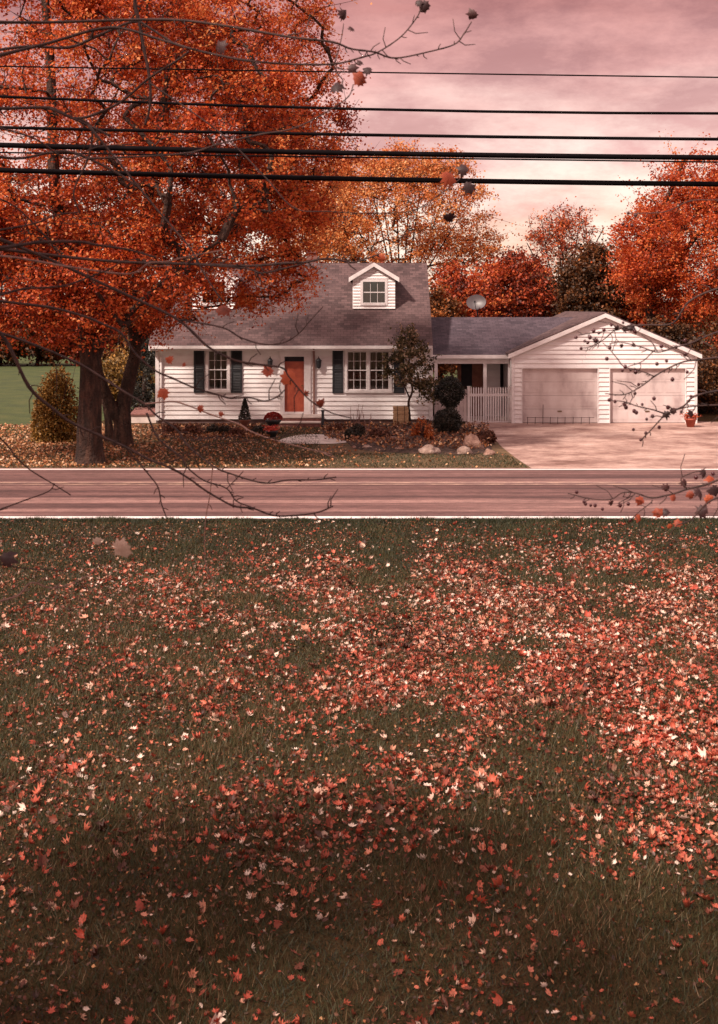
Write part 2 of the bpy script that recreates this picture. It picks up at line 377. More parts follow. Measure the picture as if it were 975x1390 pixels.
# raised planting beds
def bed(name, outline, h, mat):
    c = np.mean(np.array(outline), 0); n = len(outline); rings = [(1., .008), (.93, h*.6), (.75, h), (.4, h*1.15), (0.02, h*1.2)]
    vs = []; 
    for k, z in rings:
        for p in outline:
            x = c[0]+(p[0]-c[0])*k; y = c[1]+(p[1]-c[1])*k
            vs.append((x, y, z*(1+.6*mnoise.noise(Vector((x*2, y*2, 1))) if k < 1 else 1)))
    mb = MB(); mb.add(vs, [(i*n+j, i*n+(j+1) % n, (i+1)*n+(j+1) % n, (i+1)*n+j) for i in range(len(rings)-1) for j in range(n)] + [tuple((len(rings)-1)*n+j for j in range(n))])
    o = mb.build(name, mat, None, True); o['kind'] = 'structure'; return o
bed('mulch_bed', [G(*p) for p in ((438,592),(436,582),(445,577.6),(500,577.2),(560,577.2),(634,577.4),(655,584),(664,598),(668,610),(655,616),(620,618.5),(580,616.5),(540,615),(505,613),(480,609),(470,600))][::-1], .10, M['mulch'])
bed('flower_bed', [G(*p) for p in ((214,592),(212,580),(260,577),(310,577),(366,577),(368,590),(330,597),(280,599),(240,598))][::-1], .07, M['mulch'])

# ------------------------------------------------------------------ buildings
JR = random.Random(3)
def clap(mb, x0, x1, z0, z1, y, openings=(), course=.16, gable=None, depth=.042):
    """lapped boards facing -y; openings = [(x0,x1,z0,z1)]; gable(z) -> (xl, xr) limits"""
    n = max(1, round((z1-z0)/course)); h = (z1-z0)/n
    for i in range(n):
        a = z0 + i*h; b = a + h; xl, xr = x0, x1
        if gable:
            g0 = gable(a); g1 = gable(b)
            xl, xr = max(x0, g0[0]), min(x1, g0[1]); xl2, xr2 = max(x0, g1[0]), min(x1, g1[1])
            if xr-xl < .05: continue
        else: xl2, xr2 = xl, xr
        cuts = sorted([(o[0], o[1]) for o in openings if o[2] < b-.02 and o[3] > a+.02])
        segs = []; cur = xl; 
        for c0, c1 in cuts:
            if c0 > cur: segs.append((cur, c0))
            cur = max(cur, c1)
        if cur < xr: segs.append((cur, xr))
        sp_ = []
        for s0, s1 in segs:
            q = s0
            while s1-q > 3.2:
                e = q + JR.uniform(1.6,3.0); sp_.append((q, e)); q = e+.006
            sp_.append((q, s1))
        for s0, s1 in (sp_ if not gable else segs):
            t0 = xl2 if s0 == xl else s0; t1 = xr2 if s1 == xr else s1
            if t1 <= t0: t0 = t1 = (t0+t1)/2; t1 += .001
            mb.add([(s0,y-depth,a),(s1,y-depth,a),(s1,y+.06,a),(s0,y+.06,a),(t0,y-.004,b),(t1,y-.004,b),(t1,y+.06,b),(t0,y+.06,b)],
                   [(0,3,2,1),(4,5,6,7),(0,1,5,4),(1,2,6,5),(2,3,7,6),(3,0,4,7)])
def panels(mb, x0, x1, z0, z1, y0, y1, openings):
    xs = sorted({x0, x1, *[v for o in openings for v in o[:2]]}); zs = sorted({z0, z1, *[v for o in openings for v in o[2:]]})
    xs = [x for x in xs if x0 <= x <= x1]; zs = [z for z in zs if z0 <= z <= z1]
    for a, b in zip(xs, xs[1:]):
        run = None
        for c, d in zip(zs, zs[1:]):
            if any(o[0] <= a+1e-6 and o[1] >= b-1e-6 and o[2] <= c+1e-6 and o[3] >= d-1e-6 for o in openings): continue
            mb.box(a, b, y0, y1, c, d)
def uv_roof(o, w=(1,0,0), u=(0,1,1)):
    me = o.data; uvl = me.uv_layers.new(name='UVMap'); u = Vector(u).normalized(); w = Vector(w)
    for lp in me.loops:
        c = me.vertices[lp.vertex_index].co; uvl.data[lp.index].uv = (c.dot(w), c.dot(u))
def window(parent, x0, x1, z0, z1, y, cols=2, rows=2, units=1, fw=.09, curtain=True):
    """frame round an opening in a wall whose face is at y; two sashes with glazing bars"""
    f = MB(); f.box(x0-fw, x1+fw, y-.055, y+.08, z1, z1+fw*1.25); f.box(x0-fw*1.2, x1+fw*1.2, y-.09, y+.08, z0-fw, z0)
    f.box(x0-fw, x0, y-.05, y+.08, z0, z1); f.box(x1, x1+fw, y-.05, y+.08, z0, z1)
    uw = (x1-x0)/units
    for k in range(1, units): f.box(x0+k*uw-.05, x0+k*uw+.05, y-.048, y+.08, z0, z1)
    fo = f.build('window_frame', M['trim'], parent)
    zm = (z0+z1)/2; b = MB(); g = MB(); cu = MB()
    for k in range(units):
        a = x0+k*uw+(.05 if k else 0); c = x0+(k+1)*uw-(.05 if k < units-1 else 0)
        for (p, q, yy) in ((zm, z1, y-.012), (z0, zm+.03, y+.018)):
            b.box(a, c, yy, yy+.028, p, p+.035); b.box(a, c, yy, yy+.028, q-.03, q); b.box(a, a+.03, yy+.001, yy+.027, p+.035, q-.03); b.box(c-.03, c, yy+.001, yy+.027, p+.035, q-.03)
            for i in range(1, cols+1):
                xx = a+(c-a)*i/(cols+1); b.box(xx-.009, xx+.009, yy+.004, yy+.02, p+.035, q-.03)
            for i in range(1, rows):
                zz = p+(q-p)*i/rows; b.box(a+.03, c-.03, yy+.005, yy+.019, zz-.009, zz+.009)
            g.add([(a+.02,yy+.023,p+.02),(c-.02,yy+.023,p+.02),(c-.02,yy+.023,q-.02),(a+.02,yy+.023,q-.02)], [(0,1,2,3)])
        for (l, r) in ((a, a+(c-a)*.42), (c-(c-a)*.42, c)):
            n = 18; o = len(cu.v)
            for zz in (z0, z1):
                for i in range(n+1):
                    cu.v.append((l+(r-l)*i/n, y+.2+.03*math.sin(i*2.1), zz))
            cu.f += [(o+i, o+i+1, o+n+2+i, o+n+1+i) for i in range(n)]
    b.build('sash', M['trim'], fo); g.build('pane', M['glass'], fo)
    if curtain: cu.build('curtain', M['curtain'], fo)
    return fo
HD = 45.0
hx = lambda p: X(p, HD); hz = lambda p: Z(p, HD)
hl, hr = hx(212.5), hx(586.5); wt = hz(470)
house = thing('white_house', ((hl+hr)/2, HD, 0), 'white clapboard cape house with grey shingled roof, two dormers and a red front door', 'house')
W1 = (hx(283), hx(309), hz(529), hz(476)); W2 = (hx(471.5), hx(528.5), hz(529.5), hz(477)); DR = (hx(386.5), hx(413), hz(559), hz(484))
ops = [W1, W2, DR]
mb = MB(); clap(mb, hl, hr, .16, wt, HD, ops, .17); panels(mb, hl+.02, hr-.02, .1, wt-.01, HD+.061, HD+.14, ops)
DB = HD+7.3; RD, RZ = 48.65, 5.97; EZ, ED = 2.86, 44.62
sl = (RZ-EZ)/(RD-ED)
for xx, sgn in ((hl, 1), (hr, -1)):     # end walls with gable
    x2 = xx+sgn*.12
    mb.prism([(HD+.1, .1), (DB, .1), (DB, wt), (RD, RZ-.18), (HD+.1, wt)], 'x', min(xx,x2), max(xx,x2))
    k = 0
    zz = .16
    while zz < RZ-.4:
        y0 = HD+.02 if zz < wt-.1 else HD+(zz-wt)/sl+.15; y1 = 2*RD-y0
        a = xx-sgn*.02
        mb.add([(a,y0,zz),(a,y1,zz),(xx,y1,zz),(xx,y0,zz),(xx-sgn*.003,y0,zz+.165),(xx-sgn*.003,y1,zz+.165)], [(0,1,5,4),(0,3,2,1)])
        zz += .165
mb.box(hl+.12, hr-.12, DB-.12, DB, .1, wt)
mb.build('wall', M['siding'], house)
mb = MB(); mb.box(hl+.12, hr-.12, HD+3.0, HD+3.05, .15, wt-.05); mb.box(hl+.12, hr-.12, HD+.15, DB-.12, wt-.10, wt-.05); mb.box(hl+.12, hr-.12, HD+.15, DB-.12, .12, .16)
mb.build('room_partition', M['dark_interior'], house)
mb = MB(); mb.box(hl+.03, hr-.03, HD+.03, DB-.03, -.1, .16); mb.build('foundation', M['stone_base'], house)
# roof: two slabs
rl, rr = hx(208.5), X(588, 44.62)
mb = MB()
th = .12
mb.prism([(ED, EZ), (RD, RZ), (2*RD-ED, EZ), (2*RD-ED, EZ-th), (RD, RZ-th*1.3), (ED, EZ-th)], 'x', rl-.12, rr)
roof = mb.build('roof', M['roof'], house); uv_roof(roof, (1,0,0), (0,1,sl))
mb = MB(); cx0, cx1 = X(417,49.6), X(431.5,49.6); mb.box(cx0, cx1, 49.3, 49.8, RZ-.8, Z(344,49.6)); mb.box(cx0-.04, cx1+.04, 49.26, 49.84, Z(344,49.6), Z(341,49.6))
mb.build('chimney', M['brick'], roof)
mb = MB(); mb.tube([(X(519,48.9),48.9,RZ-.3),(X(519,48.9),48.9,RZ+.16)], [.05,.05], 10); mb.build('vent_pipe', M['terracotta'], roof)
# gutter, fascia, downspouts, corner boards
mb = MB(); mb.box(rl-.1, rr-.02, ED-.10, ED-.01, EZ-.13, EZ-.02); mb.box(rl-.1, rr-.02, ED-.02, HD-.03, EZ-.20, EZ-.14); mb.build('gutter', M['trim'], house)
for q0, q1 in ((hl-.03, hl+.10), (hr-.10, hr+.03)):
    mb = MB(); mb.box(q0, q1, HD-.055, HD-.043, .12, wt); mb.build('corner_board', M['trim'], house)
for px in (219.5, 426.5):
    mb = MB(); xx = hx(px); mb.tube([(xx, ED-.05, EZ-.10), (xx, ED+.1, EZ-.25), (xx, HD-.08, EZ-.40), (xx, HD-.08, .25), (xx, HD-.18, .14)], [.04]*5, 6); mb.build('downspout', M['paletwig'] if px > 400 else M['trim'], house)
def window_shutters(parent, spans, z0, z1, y):
    for a, b in spans:
        s = MB(); s.box(a, a+.05, y-.05, y, z0, z1); s.box(b-.05, b, y-.05, y, z0, z1); s.box(a, b, y-.049, y-.001, z0, z0+.07); s.box(a, b, y-.049, y-.001, z1-.07, z1); s.box(a, b, y-.048, y-.002, (z0+z1)/2-.03, (z0+z1)/2+.03)
        n = 26
        for i in range(n):
            zz = z0+.07+(z1-z0-.14)*i/n; s.add([(a+.05,y-.04,zz),(b-.05,y-.04,zz),(b-.05,y-.012,zz+.05),(a+.05,y-.012,zz+.05)], [(0,1,2,3)])
        s.box(a+.03, b-.03, y-.010, y-.004, z0+.03, z1-.03)
        s.build('shutter', M['black'], parent)
window(house, *W1[:2], *W1[2:], HD-.02, 2, 2, 1); window(house, *W2[:2], *W2[2:], HD-.02, 2, 2, 2)
window_shutters(house, [(hx(263.5),hx(277.8)),(hx(314.2),hx(329))], hz(533), hz(472.5), HD-.03)
window_shutters(house, [(hx(451.5),hx(466)),(hx(534.5),hx(549))], hz(533.5), hz(472.5), HD-.03)
# door
mb = MB(); a, b, c, d = DR
mb.box(a-.16, a, HD-.07, HD+.1, .2, d+.0); mb.box(b, b+.24, HD-.07, HD+.1, .2, d+.0); mb.box(a-.20, b+.28, HD-.09, HD+.1, d, d+.20); mb.box(a-.24, b+.32, HD-.14, HD+.08, d+.20, d+.26)
mb.box(a, b, HD-.06, HD+.1, c-.07, c); mb.build('door_surround', M['trim'], house)
mb = MB(); mb.box(a+.005, b-.005, HD+.03, HD+.08, c, d-.18)
for (u0, u1) in ((.12, .46), (.54, .88)):
    for (v0, v1) in ((.06, .36), (.42, .66), (.72, .92)):
        mb.box(a+(b-a)*u0, a+(b-a)*u1, HD+.018, HD+.031, c+(d-c-.18)*v0, c+(d-c-.18)*v1)
door = mb.build('front_door', M['red_door'], house)
mb = MB(); mb.tube([(b-.07,HD+.03,c+.95),(b-.07,HD-.03,c+.95)], [.014,.03], 10); mb.build('handle', M['handle'], door)
mb = MB(); mb.box(a+.01, b-.01, HD+.04, HD+.07, d-.178, d-.005); mb.build('transom', M['dark_interior'], door)
for px in (367.3, 433):
    xx = hx(px); zz = hz(493); y = HD-.16; mb = MB()
    mb.lathe([(.03,-.19),(.05,-.17),(.075,-.14),(.095,.08),(.11,.10),(.05,.17),(.02,.2),(.012,.25)], (xx, y, zz), 8)
    mb.tube([(xx,HD-.01,zz+.02),(xx,HD-.09,zz+.22),(xx,y,zz+.2)], [.012]*3, 6); mb.box(xx-.05, xx+.05, HD-.045, HD-.025, zz-.06, zz+.1)
    mb.build('wall_lantern', M['black'], house)
# dormers
DD = 46.28
def dormer(px0, px1):
    x0, x1 = X(px0, DD), X(px1, DD); z0, z1 = Z(419, DD), Z(378, DD); zp = Z(361, DD); xm = (x0+x1)/2
    wd = .84; wx0, wx1 = xm-.41, xm+.41; wz0, wz1 = Z(411,DD), Z(382.5,DD)
    o = [(wx0, wx1, wz0, wz1)]; s = (zp-z1)/(x1-xm)
    mb = MB(); clap(mb, x0, x1, z0, z1, DD, o, .115); clap(mb, x0, x1, z1, zp, DD, [], .115, lambda z: (x0+(z-z1)/s, x1-(z-z1)/s))
    panels(mb, x0+.01, x1-.01, z0, z1, DD+.061, DD+.12, o)
    yb = RD
    for xx, sg in ((x0, 1), (x1, -1)):
        a2 = xx+sg*.08; yt = ED+(z1-EZ)/sl
        mb.prism([(DD+.02, z0), (DD+.02, z1), (yt+.1, z1), (DD+.1, z0-.02)], 'x', min(xx,a2), max(xx,a2))
    mb.prism([(x0,z1),(x1,z1),(xm,zp)], 'y', DD+.061, DD+.12)
    dm = mb.build('dormer', M['siding'], house)
    r = MB(); ov = .13; yt = ED+(zp-EZ)/sl+.2
    for sg, xe in ((-1, x0-ov), (1, x1+ov)):
        ze = z1-ov*s+.03
        r.prism([(xe, ze), (xm, zp+.05), (xm, zp+.12), (xe, ze+.07)][::sg], 'y', DD-.12, yt)
    ro = r.build('dormer_roof', M['roof'], dm); uv_roof(ro, (0,1,0), (1,0,.3))
    r = MB()
    for sg, xe in ((-1, x0-ov), (1, x1+ov)):
        ze = z1-ov*s+.03
        r.prism([(xe-sg*-.02, ze-.09), (xm, zp-.03), (xm, zp+.125), (xe-sg*-.02, ze+.075)], 'y', DD-.16, DD-.121)
    r.build('dormer_trim', M['trim'], dm)
    r = MB(); r.box(xm-.41-.1, wx0, DD-.05, DD+.07, wz0-.1, wz1+.1); r.box(wx1, wx1+.1, DD-.05, DD+.07, wz0-.1, wz1+.1); r.box(wx0, wx1, DD-.05, DD+.07, wz1, wz1+.1); r.box(wx0, wx1, DD-.07, DD+.07, wz0-.1, wz0)
    zm = (wz0+wz1)/2
    r.box(wx0, wx1, DD-.01, DD+.03, zm-.018, zm+.018); r.box(xm-.14, xm-.125, DD, DD+.02, wz0, wz1); r.box(xm+.125, xm+.14, DD, DD+.02, wz0, wz1)
    r.build('dormer_window', M['trim'], dm)
    g = MB(); g.add([(wx0,DD+.025,wz0),(wx1,DD+.025,wz0),(wx1,DD+.025,wz1),(wx0,DD+.025,wz1)], [(0,1,2,3)]); g.build('pane', M['glass'], dm)
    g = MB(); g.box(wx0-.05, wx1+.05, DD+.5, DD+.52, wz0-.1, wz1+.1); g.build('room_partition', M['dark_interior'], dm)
    g = MB(); g.add([(wx0,DD+.14,wz0),(wx0+.3,DD+.16,wz0),(wx0+.2,DD+.14,wz1),(wx0,DD+.14,wz1)], [(0,1,2,3)]); g.add([(wx1-.3,DD+.16,wz0),(wx1,DD+.14,wz0),(wx1,DD+.14,wz1),(wx1-.2,DD+.14,wz1)], [(0,1,2,3)]); g.build('curtain', M['curtain'], dm)
dormer(479, 536.5); dormer(261.5, 319)
# front steps
st = thing('front_steps', (hx(400), HD-.6, 0), 'brick front steps with two pale treads below the red door', 'steps')
mb = MB(); s0, s1 = hx(372), hx(437); mb.box(s0, s1, 43.9, 44.94, 0, .30); mb.box(s0-.1, s1-.02, 43.5, 43.9, 0, .15); mb.build('brick_base', M['brick'], st)
mb = MB(); mb.box(s0-.02, s1+.02, 43.86, 44.94, .301, .345); mb.box(s0-.12, s1, 43.46, 43.898, .151, .19); mb.build('tread', M['concrete'], st)
mb = MB(); mb.box(s1+.03, s1+.12, 43.6, 43.7, 0, .55); mb.box(s1+.015, s1+.135, 43.58, 43.72, .551, .60); mb.build('post', M['black'], st)
ch = thing('cellar_hatch', (hx(197), 46, 0), 'low cellar hatch with reddish sloped lid against the left end of the house', 'hatch')
mb = MB(); mb.prism([(45.2,0),(47.2,0),(47.2,.55),(45.2,.28)], 'x', hl-.95, hl-.04); mb.build('kerb', M['concrete'], ch)
mb = MB(); mb.prism([(45.15,.282),(47.2,.552),(47.2,.60),(45.15,.33)], 'x', hl-.99, hl-.025); mb.build('lid', M['brick'], ch)

# breezeway
bz = thing('breezeway', (hx(640), 47, 0), 'low roofed breezeway joining the white house to the garage', 'breezeway')
bx0, bx1 = hr+.04, hx(695)
mb = MB(); mb.prism([(45.62,2.48),(48.4,3.84),(51.2,2.48),(51.2,2.40),(48.4,3.74),(45.62,2.40)], 'x', rr+.004, hx(695)+3.0)
o = mb.build('roof', M['roof_dark'], bz); uv_roof(o, (1,0,0), (0,1,.49))
mb = MB(); mb.box(rr+.004, bx1, 45.54, 45.61, 2.34, 2.47); mb.box(bx0, bx1, 45.75, 45.9, 2.14, 2.34); mb.build('beam', M['trim'], bz)
for px in (592, 658.5, 692):
    mb = MB(); xx = X(px, 45.8); mb.box(xx-.06, xx+.06, 45.77, 45.88, 0, 2.14); mb.build('post', M['trim'], bz)
mb = MB(); clap(mb, X(660,47.3), X(679,47.3), 0, 2.6, 47.3, [], .17); mb.box(X(660,47.3), X(679,47.3), 47.361, 47.42, 0, 2.6); mb.build('wall', M['garage_siding'], bz)
mb = MB(); mb.box(X(621,47.6), X(626,47.6), 47.55, 47.7, 0, 2.5); mb.box(X(641,47.6), X(657,47.6), 47.6, 47.66, 0, 2.5); mb.build('door_panel', M['brown_panel'], bz)
mb = MB(); mb.box(X(626,47.6), X(641,47.6), 47.6, 47.65, 1.2, 2.5); mb.box(X(679,47.8), X(692,47.8), 47.8, 47.86, 0, 2.5); mb.build('painted_dark_opening', M['dark_interior'], bz)  # solid near-black boards paint in the dark of a window and a doorway
mb = MB(); mb.box(bx0, bx1, 45.7, 47.4, .0, .06); mb.build('floor_slab', M['concrete'], bz)
# picket gate + board fence
def pickets():
    g = thing('picket_gate', (X(665,45.3), 45.3, 0), 'white picket gate between the board fence and the garage', 'gate')
    x0, x1 = X(637.5,45.3), X(692,45.3); zt, zb = Z(525,45.3), Z(577,45.3)
    n = 16
    for i in range(n):
        xx = x0+.06+(x1-x0-.12)*i/(n-1); mb = MB(); w = .021
        mb.prism([(xx-w,zb+.06),(xx+w,zb+.06),(xx+w,zt-.05),(xx,zt),(xx-w,zt-.05)], 'y', 45.27, 45.295); mb.build('picket', M['trim'], g)
    for z in (zt-.30, zb+.09):
        mb = MB(); mb.box(x0, x1, 45.296, 45.33, z-.05, z+.05); mb.build('rail', M['trim'], g)
    for xx in (x0-.03, x1+.03):
        mb = MB(); mb.box(xx-.045, xx+.045, 45.27, 45.36, 0, zt-.02); mb.box(xx-.055, xx+.055, 45.26, 45.37, zt-.02, zt+.02); mb.build('post', M['trim'], g)
pickets()
bf = thing('board_fence', (X(612,45.35), 45.35, 0), 'pale solid board fence behind the round dark shrubs beside the house', 'fence')
mb = MB(); x0, x1 = X(590,45.35), X(634,45.35); n = 9
for i in range(n):
    a = x0+(x1-x0)*i/n; mb.box(a+.004, a+(x1-x0)/n-.004, 45.32, 45.345, .05, Z(529+random.uniform(-.6,.6),45.35))
mb.build('boards', M['garage_door'], bf)
for q in (.3, 1.0):
    mb = MB(); mb.box(x0, x1, 45.346, 45.38, q, q+.1); mb.build('rail', M['trim'], bf)

# garage
gl, gr = hx(695.5), hx(945); ge, gpk = hz(480.5), hz(427.5); gm = (gl+gr)/2 - .0
gm = hx(821)
ga = thing('garage', ((gl+gr)/2, HD, 0), 'white clapboard double garage with a low gable and two pale doors', 'garage')
o1 = (hx(708), hx(812.5), 0, hz(500)); o2 = (hx(827), hx(931.5), 0, hz(500))
gs = (gpk-ge)/(gm-gl); gs2 = (gpk-ge)/(gr-gm)
mb = MB(); clap(mb, gl, gr, .02, ge, HD, [o1,o2], .165); clap(mb, gl, gr, ge, gpk, HD, [], .165, lambda z: (gl+(z-ge)/gs, gr-(z-ge)/gs2))
panels(mb, gl+.01, gr-.01, 0, ge, HD+.061, HD+.14, [o1,o2]); mb.prism([(gl,ge),(gr,ge),(gm,gpk)], 'y', HD+.061, HD+.14)
mb.box(gl, gl+.12, HD+.14, HD+8.3, 0, ge); mb.box(gr-.12, gr, HD+.14, HD+8.3, 0, ge); mb.box(gl, gr, HD+8.3, HD+8.4, 0, ge); mb.prism([(gl,ge),(gr,ge),(gm,gpk)], 'y', HD+8.3, HD+8.4)
mb.build('wall', M['garage_siding'], ga)
mb = MB(); ov = .16; ft = HD-.16; bk = HD+8.6
mb.prism([(gl-ov, ge-ov*gs+.02), (gm, gpk+.02), (gr+ov, ge-ov*gs2+.02), (gr+ov, ge-ov*gs2+.10), (gm, gpk+.11), (gl-ov, ge-ov*gs+.10)], 'y', ft, bk)
o = mb.build('roof', M['roof'], ga); uv_roof(o, (0,1,0), (1,0,.4))
mb = MB()
mb.prism([(gl-ov-.01, ge-ov*gs-.10), (gm, gpk-.09), (gm, gpk+.06), (gl-ov-.01, ge-ov*gs+.055)], 'y', ft-.03, ft-.002)
mb.prism([(gr+ov+.01, ge-ov*gs2-.10), (gm, gpk-.09), (gm, gpk+.06), (gr+ov+.01, ge-ov*gs2+.055)][::-1], 'y', ft-.03, ft-.002)
mb.build('rake_trim', M['trim'], ga)
for (a, b, c, d) in (o1, o2):
    mb = MB(); n = 4; 
    for i in range(n):
        z0 = .03+(d-.03)*i/n; mb.box(a+.01, b-.01, HD+.075, HD+.11, z0, z0+(d-.03)/n-.008)
        for j in range(4):
            u0 = a+.12+(b-a-.2)*j/4; mb.box(u0, u0+(b-a-.2)/4-.1, HD+.068, HD+.076, z0+.1, z0+(d-.03)/n-.1)
    mb.box(a+.02, b-.02, HD+.111, HD+.13, .02, d-.01)
    gd = mb.build('garage_door', M['garage_door'], ga)
    mb = MB(); mb.box((a+b)/2-.08, (a+b)/2+.08, HD+.05, HD+.064, .42, .46); mb.build('handle', M['handle'], gd)
    mb = MB(); mb.box(a-.001, a+.03, HD-.04, HD+.06, .0, d+.03); mb.box(b-.03, b+.001, HD-.04, HD+.06, .0, d+.03); mb.box(a+.03, b-.03, HD-.04, HD+.06, d-.0, d+.03); mb.build('door_frame', M['trim'], ga)
for q0, q1 in ((gl-.03, gl+.07), (gr-.07, gr+.03)):
    mb = MB(); mb.box(q0, q1, HD-.055, HD-.043, 0, ge-.02); mb.build('corner_board', M['trim'], ga)
# low wire edging in front of the left garage door
we = thing('wire_edging', (hx(740), 44.6, 0), 'low wire edging with thin stakes in front of the left garage door', 'edging')
for i, px in enumerate((716, 726.5, 737, 747, 757, 767, 778, 789, 800)):
    mb = MB(); xx = X(px, 44.6); h = .72 if i == 2 else .27; mb.tube([(xx,44.6,0),(xx+.01,44.6,h)], [.012,.010], 6); mb.build('stake', M['twig'], we)
mb = MB(); mb.tube([(X(715,44.6),44.6,.25),(X(760,44.6),44.61,.235),(X(807,44.6),44.6,.25)], [.009]*3, 6); mb.build('rail', M['twig'], we)
# satellite dish behind the breezeway
sd = thing('satellite_dish', (X(650,49.5), 49.5, 0), 'grey round satellite dish on a mast behind the breezeway roof', 'satellite dish')
dc = Vector((X(647,49.5), 49.5, Z(411,49.5))); nrm = Vector((-.25,-.9,.35)).normalized(); a_ = nrm.cross(Vector((0,0,1))).normalized(); b_ = nrm.cross(a_)
mb = MB(); n = 24; R = .40; prof = [(0,0),(.35,.02),(.7,.08),(1,.16)]
for side in (0, .012):
    for r, h in prof:
        for j in range(n):
            t = 2*math.pi*j/n; mb.v.append(tuple(dc + a_*(R*max(r,.02)*math.cos(t)) + b_*(R*max(r,.02)*.8*math.sin(t)) + nrm*(h*R*1.3-side)))
for s_ in (0, 4):
    for i in range(3):
        for j in range(n): mb.f.append(((s_+i)*n+j, (s_+i)*n+(j+1)%n, (s_+i+1)*n+(j+1)%n, (s_+i+1)*n+j))
mb.build('reflector', M['dish'], sd, True)
mb = MB(); mb.tube([dc-b_*-.0-nrm*.02+Vector((0,.1,-.05)), (X(652,49.5),49.6,3.2), (X(652,49.5),49.6,0)], [.025,.03,.03], 8); mb.build('mast', M['black'], sd)
mb = MB(); mb.tube([dc+b_*.30+nrm*.05, dc+nrm*.38+b_*.1], [.012,.012], 6); mb.lathe([(.03,-.04),(.035,.04)], dc+nrm*.38+b_*.1, 8); mb.build('feed_arm', M['black'], sd)

# ------------------------------------------------------------------ yard things
def rock(px, py, wpx, hpx, label, mat='gravel', seed=0, group='rocks edging the mulch bed'):
    x, y = G(px, py); k = y/F; rx, rz = wpx*k/2, hpx*k*.62
    import bmesh
    bm = bmesh.new(); bmesh.ops.create_icosphere(bm, subdivisions=3, radius=1)
    for v in bm.verts:
        n = mnoise.noise(v.co*1.1 + Vector((seed*7.1, seed, 3)))*.6 + mnoise.noise(v.co*3 + Vector((seed, 0, 0)))*.22
        v.co *= 1+n; v.co.x *= rx; v.co.y *= rx*.8; v.co.z = v.co.z*rz
        if v.co.z < -rz*.3: v.co.z = -rz*.3
    me = bpy.data.meshes.new('rock'); bm.to_mesh(me); bm.free(); me.materials.append(M[mat])
    me.polygons.foreach_set('use_smooth', [True]*len(me.polygons))
    o = bpy.data.objects.new('rock', me); COL.objects.link(o); o.location = (x, y+rx*.5, rz*.3); tag(o, label, 'rock', group)
rock(643, 612, 27, 27, 'tall rounded upright pinkish boulder at the right end of the mulch bed', 'gravel', 1)
rock(584, 617, 27, 15, 'wide low pale boulder at the front edge of the mulch bed', 'palerock', 2)
rock(630, 617.5, 20, 13, 'small pale rock directly left of the upright boulder', 'palerock', 3)
rock(539, 602, 20, 10, 'flat brown rock in the middle of the bed below the straw bale', 'gravel', 4)
rock(565, 603, 34, 12, 'long dark reddish slab of rock in the bed behind the wide pale boulder', 'mulch', 5)
rock(499, 610, 11, 7, 'single small whitish stone at the left front of the mulch bed', 'palerock', 6)
rock(664, 618, 15, 9, 'flat pinkish stone at the driveway corner right of the upright boulder', 'gravel', 7)
rock(542, 613, 14, 7, 'low reddish stone left of the wide pale boulder', 'gravel', 8)
rr_ = random.Random(5)
for i in range(26):
    px = 480+ i*6.6 + rr_.uniform(-3,3); py = 609+ 8*(px-480)/170 + rr_.uniform(-7,2)
    rock(px, py, rr_.uniform(3.5,7.5), rr_.uniform(2.5,4.5), 'little stone scattered among the larger rocks along the front of the mulch bed', rr_.choice(['gravel','gravel','palerock','mulch']), 20+i, 'little scattered stones in the mulch bed')
# straw bale
sb = thing('straw_bale', (X(544,43.8), 43.8, .1), 'small golden straw bale standing in the mulch bed under the young tree', 'straw bale')
mb = MB(); x0, x1 = X(534,43.7), X(554.5,43.7)
n = 10
for i in range(n):
    z = .10+i*.062; j = rr_.uniform(-.012,.012); mb.box(x0+j, x1+j, 43.5+j, 43.95, z, z+.058)
mb.build('straw', M['straw'], sb)
mb = MB()
for xx in (x0+.14, x1-.14): mb.box(xx-.008, xx+.008, 43.47, 43.485, .1, .73); mb.box(xx-.008, xx+.008, 43.47, 43.97, .725, .735)
mb.build('twine', M['twig'], sb)

